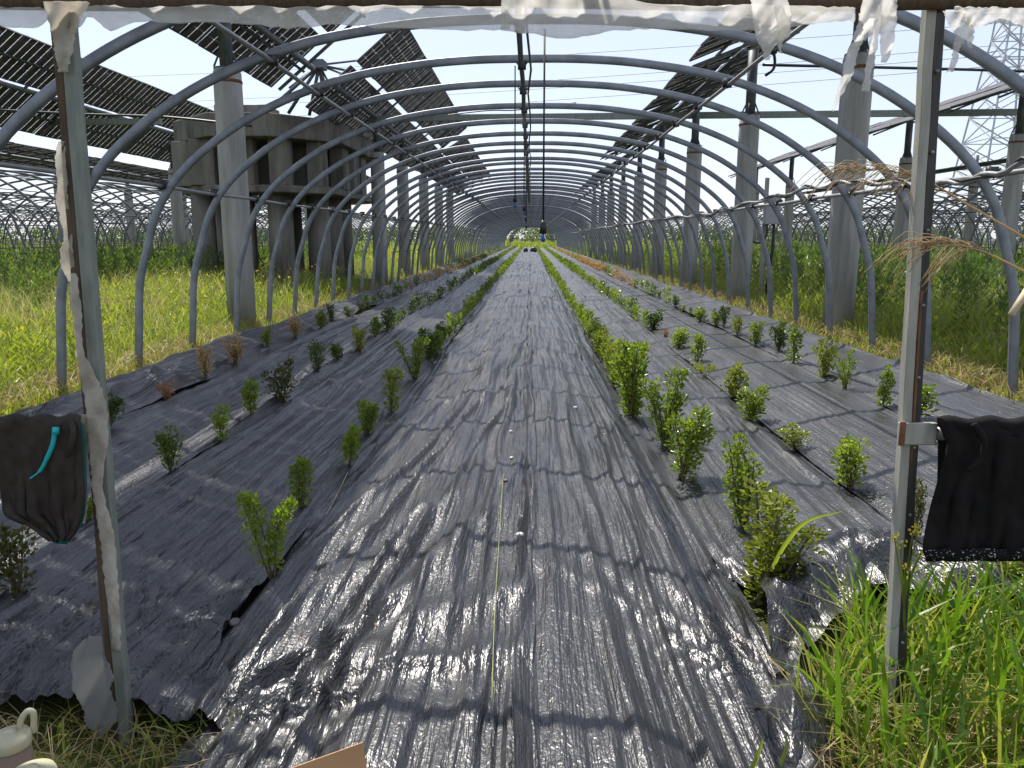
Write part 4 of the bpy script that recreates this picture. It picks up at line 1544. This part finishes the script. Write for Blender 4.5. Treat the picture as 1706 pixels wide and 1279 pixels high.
# ------------------------------------------------------------------ garments on the side rails
def garment(front, back, Y, mat, s, foldamp=.02, nf=7.):
    """cloth over a rail: front panel outline (y, xl, xr), back panel drop"""
    R = catmull([np.array(r, float) for r in front], 8)
    nc = 44
    v = []
    yt = R[0][0]
    rows_ = []
    nb = 10
    for i in range(nb):        # back side, bottom to top
        t = i / nb
        y = yt + back * (1 - t)
        rows_.append((y, R[0][1], R[0][2], Y + .075, .5))
    for i in range(7):         # over the rail
        a = math.pi * i / 6
        rows_.append((yt - 9 * math.sin(a), R[0][1], R[0][2], Y + .0375 + .0375 * math.cos(a), .15))
    for r in R[1:]:
        t = (r[0] - yt) / (R[-1][0] - yt)
        rows_.append((r[0], r[1], r[2], Y, .25 + t))
    for (y, xl, xr, yy, am) in rows_:
        for j in range(nc):
            t = j / (nc - 1)
            px = xl + (xr - xl) * t
            fold = foldamp * am * (math.sin(t * nf * 2 + s + .006 * y) + .6 * math.sin(t * nf * 5.1 + 2 * s - .01 * y)) + .012 * (float(fbm(np.array(px * .03), np.array(y * .02), s)) * 2)
            edge = min(t, 1 - t)
            v.append(at(px, y + (3. * math.sin(t * nf * 3 + s) if y < yt + 20 else 0), yy - abs(fold) * (1 if edge > .02 else .4)))
    f = [(i * nc + j, i * nc + j + 1, (i + 1) * nc + j + 1, (i + 1) * nc + j) for i in range(len(rows_) - 1) for j in range(nc - 1)]
    return MB().add(v, f)


JO = at(70, 705, 2.42)
j1 = empty('jacket', JO)
tag(j1, 'dark brown jacket with teal lining hung over the left side rail', 'jacket')


def under(mb, org, par, name, mat, thick=.004):
    mb.v = [tuple(Vector(p) - Vector(org)) for p in mb.v]
    o = mb.build(name, M[mat], par)
    sm = o.modifiers.new('thick', 'SOLIDIFY')
    sm.thickness = thick
    return o


under(garment([(703, -2, 134), (725, -4, 137), (770, -3, 139), (820, 3, 139), (856, 10, 136), (872, 40, 130), (888, 66, 122), (900, 84, 112)], 110, 2.40, 'jacketbrown', 1, .016, 6.), JO, j1, 'shell', 'jacketbrown', .006)
under(garment([(712, 96, 139), (780, 108, 142), (830, 104, 142), (870, 96, 136), (896, 88, 118), (905, 92, 112)], 60, 2.425, 'teal', 2, .006, 4.), JO, j1, 'lining', 'teal')
under(MB().tube(catmull([at(92, 713, 2.375), at(88, 740, 2.37), at(76, 768, 2.37), at(66, 785, 2.37), at(50, 797, 2.37)], 6), [.0075] * 12 + [.006] * 7 + [.003] * 6, 7), JO, j1, 'cord', 'tealcord')
under(MB().tube([at(93, 722, 2.366), at(93, 712, 2.366)], [.012, .010], 8), JO, j1, 'cord_stop', 'tealcord')
under(MB().tube(catmull([at(118, 700, 2.385), at(122, 720, 2.37), at(117, 745, 2.37), at(112, 758, 2.38)], 6), .010, 7), JO, j1, 'cuff_fold', 'jacketbrown')

JR = at(1640, 705, 2.55)
j2 = empty('jacket', JR)
tag(j2, 'black garment with speckled hem hung over the right side rail', 'jacket')
fr_ = [(706, 1562, 1790), (725, 1572, 1790), (745, 1578, 1790), (800, 1562, 1790), (850, 1548, 1790), (890, 1540, 1790), (915, 1537, 1790), (934, 1544, 1790)]
under(garment(fr_, 120, 2.53, 'jacketblack', 3, .018, 7.), JR, j2, 'shell', 'jacketblack', .006)
under(MB().tube(catmull([at(1622, 706, 2.50), at(1640, 735, 2.485), at(1632, 765, 2.48), at(1612, 783, 2.485)], 6), .011, 7), JR, j2, 'sleeve_fold', 'jacketblack')
hem = MB()
hv = []
for i in range(41):
    px = 1543 + (1788 - 1543) * i / 40
    for py in (914, 934):
        hv.append(at(px, py + 1.5 * math.sin(i * .7), 2.492 + .006 * math.sin(i * .9)))
hem.add(hv, [(2 * i, 2 * i + 1, 2 * i + 3, 2 * i + 2) for i in range(40)])
under(hem, JR, j2, 'speckled_hem', 'speckle', .002)

# ------------------------------------------------------------------ dry reed plumes leaning in from the right
def reed(stem, tip_dir, label, seed):
    rs = random.Random(seed)
    P = catmull([Vector(p) for p in stem], 8)
    t = empty('dry_reed', P[0])
    tag(t, label, 'reed', 'dry reeds leaning in from the right')
    o = Vector(P[0])
    MB().tube([Vector(p) - o for p in P], [.005 - .0035 * i / (len(P) - 1) for i in range(len(P))], 5).build('stem', M['reed'], t)
    m = MB()
    n = len(P)
    for i in range(46):
        k_ = int(n * (.5 + .5 * rs.random())) - 1
        a = Vector(P[k_]) - o
        ln = rs.uniform(.12, .26)
        d = Vector(tip_dir) + Vector((rs.uniform(-.15, .1), rs.uniform(-.12, .12), rs.uniform(-.10, .14)))
        b = a + d * ln * .5 + Vector((0, 0, .03 * rs.random()))
        c = a + d * ln + Vector((0, 0, -ln * rs.uniform(.12, .5)))
        m.tube(catmull([a, b, c], 4), .0013, 3)
    m.build('plume', M['reed'], t)


reed([at(1790, 500, 2.45), at(1706, 452, 2.42), at(1640, 420, 2.40), at(1590, 408, 2.38), at(1545, 412, 2.36)], (-.8, -.1, .0), 'lower dry reed plume bending across the right door post', 1)
reed([at(1800, 450, 2.75), at(1706, 395, 2.72), at(1620, 345, 2.70), at(1540, 300, 2.68), at(1470, 283, 2.66), at(1420, 290, 2.64)], (-.8, -.1, .0), 'upper dry reed plume arching left behind the right door post', 2)
o = MB().tube([at(1685, 525, 4.2), at(1720, 470, 4.3)], .02, 8).build('stick', M['straw'], None, True, origin=at(1685, 525, 4.2))
tag(o, 'pale broken stick at the right edge above the weeds', 'stick')

# ------------------------------------------------------------------ small things on the mats
def pebble(px, py, r, mat, label):
    p = gnd(px, py)
    v, f = [], []
    bmm = bmesh.new()
    bmesh.ops.create_icosphere(bmm, subdivisions=2, radius=1)
    for vv in bmm.verts:
        n_ = 1 + .22 * (float(vn(np.array(vv.co.x * 1.7 + px), np.array(vv.co.y * 1.7 + vv.co.z), 1)) - .5)
        vv.co = Vector((vv.co.x * r * 1.25 * n_, vv.co.y * r * n_, vv.co.z * r * .6 * n_))
    me = bpy.data.meshes.new('pebble')
    bmm.to_mesh(me)
    bmm.free()
    me.materials.append(M[mat])
    me.polygons.foreach_set('use_smooth', [True] * len(me.polygons))
    o = link('pebble', me, None, (p.x, p.y, surf(p.x, p.y) + r * .4))
    o.rotation_euler = (0, 0, random.uniform(0, 6))
    tag(o, label, 'pebble', 'pebbles weighing down the mats')


pebble(866, 983, .018, 'stone', 'white pebble by the seam of the centre strip, nearest one')
pebble(852, 819, .014, 'stone', 'white pebble by the seam, second from the front')
pebble(851, 760, .014, 'stone', 'white pebble by the seam, third from the front')
pebble(958, 710, .018, 'stone', 'flat white pebble on the right half of the centre strip')
pebble(842, 868, .016, 'stonedark', 'small dark pebble left of the seam')
pebble(392, 1055, .026, 'stonedark', 'round dark stone pinning the mat below the V shaped shrub')
pebble(1040, 769, .012, 'twine', 'tiny yellowish leaf like crumb on the right half of the centre strip')

P = []
for (px, py) in ((820, 1285), (823, 1180), (826, 1100), (829, 1030), (833, 960), (836, 905), (839, 860)):
    p = gnd(px, py)
    for d_ in (0,):
        P.append(Vector((p.x, p.y, surf(p.x, max(p.y, 2.1)) + .024)))
P = catmull(P, 6)
o = MB().tube(P, .0018, 5).build('twine', M['twine'], None, True, origin=P[0])
tag(o, 'yellow green twine lying along the near end of the centre strip', 'twine')
P = [Vector((p.x, p.y, surf(p.x, p.y) + .008)) for p in (gnd(545, 885), gnd(556, 850), gnd(572, 820), gnd(580, 800))]
P = catmull(P, 5)
o = MB().tube(P, .0028, 4).build('straw', M['straw'], None, True, origin=P[0])
tag(o, 'thin pale straw on the mat right of the glossy shrub', 'straw')

n = 170
lx, ly = RS.uniform(-3.8, 3.8, n), 2.4 + 13 * RS.rand(n) ** 1.5
P = np.array([[lx[i], ly[i], surf(lx[i], ly[i]) + .006] for i in range(n)])
az = RS.uniform(0, 6.283, n)
D = np.stack([np.cos(az), np.sin(az), RS.normal(size=n) * .15], -1)
v, f = leaves(P, D, RS.uniform(.012, .045, n), RS.uniform(.006, .014, n), RS, False)
o = link('leaf_litter', npmesh('leaf_litter', v, f, M['grass_dry']))
tag(o, 'scattered dry leaf bits and straw crumbs lying on the black mats', 'leaf litter', kind='stuff')

# dark bundles at the far end of the centre strip
for (px, py, lab) in ((889, 410, 'larger black bundle far down the centre strip'), (876, 410, 'smaller black bundle at the far end beside the left row')):
    p = at(px, 412, 88.)
    m = MB()
    m.lathe([(.10, 0), (.30, .12), (.34, .35), (.22, .55), (.07, .66)], n=12)
    o = m.build('bundle', M['dark'], None, True, loc=(p.x, p.y, float(G(p.x)) + .1))
    o.scale = (1.2, .8, 1.) if px > 880 else (.8, .7, .9)
    tag(o, lab, 'bundle', 'black bundles at the far end')

# jugs and carton in the near left corner
def jug(px, py, d, r, label, loop=True):
    dd = ray(px, py)
    p = Vector(np.array([0, 0, EYE]) + dd * d)
    g = float(G(p.x)) - .05
    h = p.z - g
    t = empty('water_jug', (p.x, p.y, g))
    tag(t, label, 'water jug', 'water jugs by the left post')
    MB().lathe([(r * .92, 0), (r * 1.12, .02), (r * 1.16, h * .35), (r * 1.14, h * .62), (r * 1.0, h * .74), (r * .93, h - .035)], n=28).build('body', M['jug'], t)
    ld = MB().lathe([(r * .97, h - .0345), (r, h - .032), (r, h - .012), (r * .93, h - .003), (r * .5, h), (r * .3, h + .001), (r * .3, h + .009), (.004, h + .011)], n=28).build('lid', M['cream'], t)
    if loop:
        MB().tube(catmull([(r * .35, .02, h - .005), (r * .5, .02, h + .022), (r * .85, .02, h + .042), (r * 1.1, .02, h + .03), (r * .98, .02, h - .02)], 6), .008, 8).build('loop_handle', M['cream'], ld)
    t.rotation_euler = (0, 0, .35)


jug(16, 1222, 1.95, .047, 'drinking jug with cream lid and loop handle in the lower left corner')
jug(52, 1284, 1.72, .05, 'second jug of which only the cream lid top shows at the bottom edge', False)
c0 = Vector(np.array([0, 0, EYE]) + ray(545, 1300) * 1.78)
ct = empty('carton', (c0.x, c0.y, float(G(c0.x)) - .04))
tag(ct, 'open brown cardboard carton with a raised flap at the bottom edge', 'carton')
hz = c0.z - ct.location.z - .16
m = MB()
for (x, y, sx, sy) in ((0, -.16, .36, .006), (0, .16, .36, .006), (-.177, 0, .006, .312), (.177, 0, .006, .312)):
    m.box((x, y - .05, hz / 2), (sx, sy, hz))
m.box((0, -.05, .01), (.34, .30, .006))
m.build('box_body', M['card'], ct, False)
o = ct.location
fl = MB()
pts_ = [(452, 1292, 1.80), (612, 1290, 1.80), (604, 1237, 1.80), (490, 1278, 1.80)]
q = [Vector(np.array([0, 0, EYE]) + ray(a_, b_) * c_) - o for (a_, b_, c_) in pts_]
fl.add(q + [p + Vector((0, .006, -.002)) for p in q], [(0, 1, 2, 3), (7, 6, 5, 4), (0, 4, 5, 1), (1, 5, 6, 2), (2, 6, 7, 3), (3, 7, 4, 0)])
fl.build('flap', M['card'], ct, False)

# ------------------------------------------------------------------ far tree belt
V, F, c = [], [], 0
for i in range(520):
    x = RS.uniform(-320, 320)
    y = RS.uniform(255, 300)
    h = RS.uniform(3, 6)
    n = 110
    P = np.stack([x + RS.normal(size=n) * 2.2, y + RS.normal(size=n) * 2, RS.rand(n) ** .7 * h], -1)
    D = RS.normal(size=(n, 3))
    D /= np.linalg.norm(D, axis=1)[:, None]
    v, f = leaves(P, D, RS.uniform(.5, 1.1, n), RS.uniform(.4, .8, n), RS, False)
    V.append(v)
    F.append(f + c)
    c += len(v)
o = link('tree_belt', npmesh('tree_belt', np.concatenate(V), np.concatenate(F), M['leaf_dark']))
tag(o, 'far low belt of trees on the horizon', 'tree belt', kind='stuff')

# ------------------------------------------------------------------ light, sky, camera
SUNV = Vector((-.27, .54, 1.0)).normalized()
elev = math.asin(SUNV.z)
azim = math.atan2(SUNV.x, SUNV.y)
sd = bpy.data.lights.new('sun', 'SUN')
sd.energy = 4.3
sd.angle = math.radians(.53)
sd.color = (1, .955, .88)
so = bpy.data.objects.new('sun', sd)
COL.objects.link(so)
so.rotation_euler = SUNV.to_track_quat('Z', 'Y').to_euler()
so.location = (-6, 14, 20)

w = bpy.data.worlds.new('World')
scene.world = w
w.use_nodes = True
nt = w.node_tree
bg = nt.nodes['Background']
sky = nt.nodes.new('ShaderNodeTexSky')
sky.sky_type = 'NISHITA'
sky.sun_disc = False
sky.sun_elevation = elev
sky.sun_rotation = azim % (2 * math.pi)
sky.air_density = 1.0
sky.dust_density = .8
sky.ozone_density = 1.4
hz_ = nt.nodes.new('ShaderNodeMixRGB')
hz_.inputs[0].default_value = .7
hz_.inputs[2].default_value = (3.45, 3.62, 4.35, 1)
nt.links.new(sky.outputs[0], hz_.inputs[1])
nt.links.new(hz_.outputs[0], bg.inputs[0])
bg.inputs[1].default_value = .14

cam = bpy.data.cameras.new('camera')
cam.sensor_width = 36
cam.lens = 36 * FP / 1706
cam.clip_end = 3000
cam.clip_start = .05
co = bpy.data.objects.new('camera', cam)
COL.objects.link(co)
co.location = (0, 0, EYE)
Mx = Matrix((Vector(R_), Vector(U_), -Vector(F_))).transposed()
co.rotation_euler = Mx.to_euler()
scene.camera = co
scene.view_settings.view_transform = 'Standard'
scene.view_settings.look = 'None'
scene.view_settings.exposure = 0.75
scene.view_settings.gamma = 1
scene.cycles.max_bounces = 8
scene.cycles.transparent_max_bounces = 12
scene.cycles.use_denoising = True
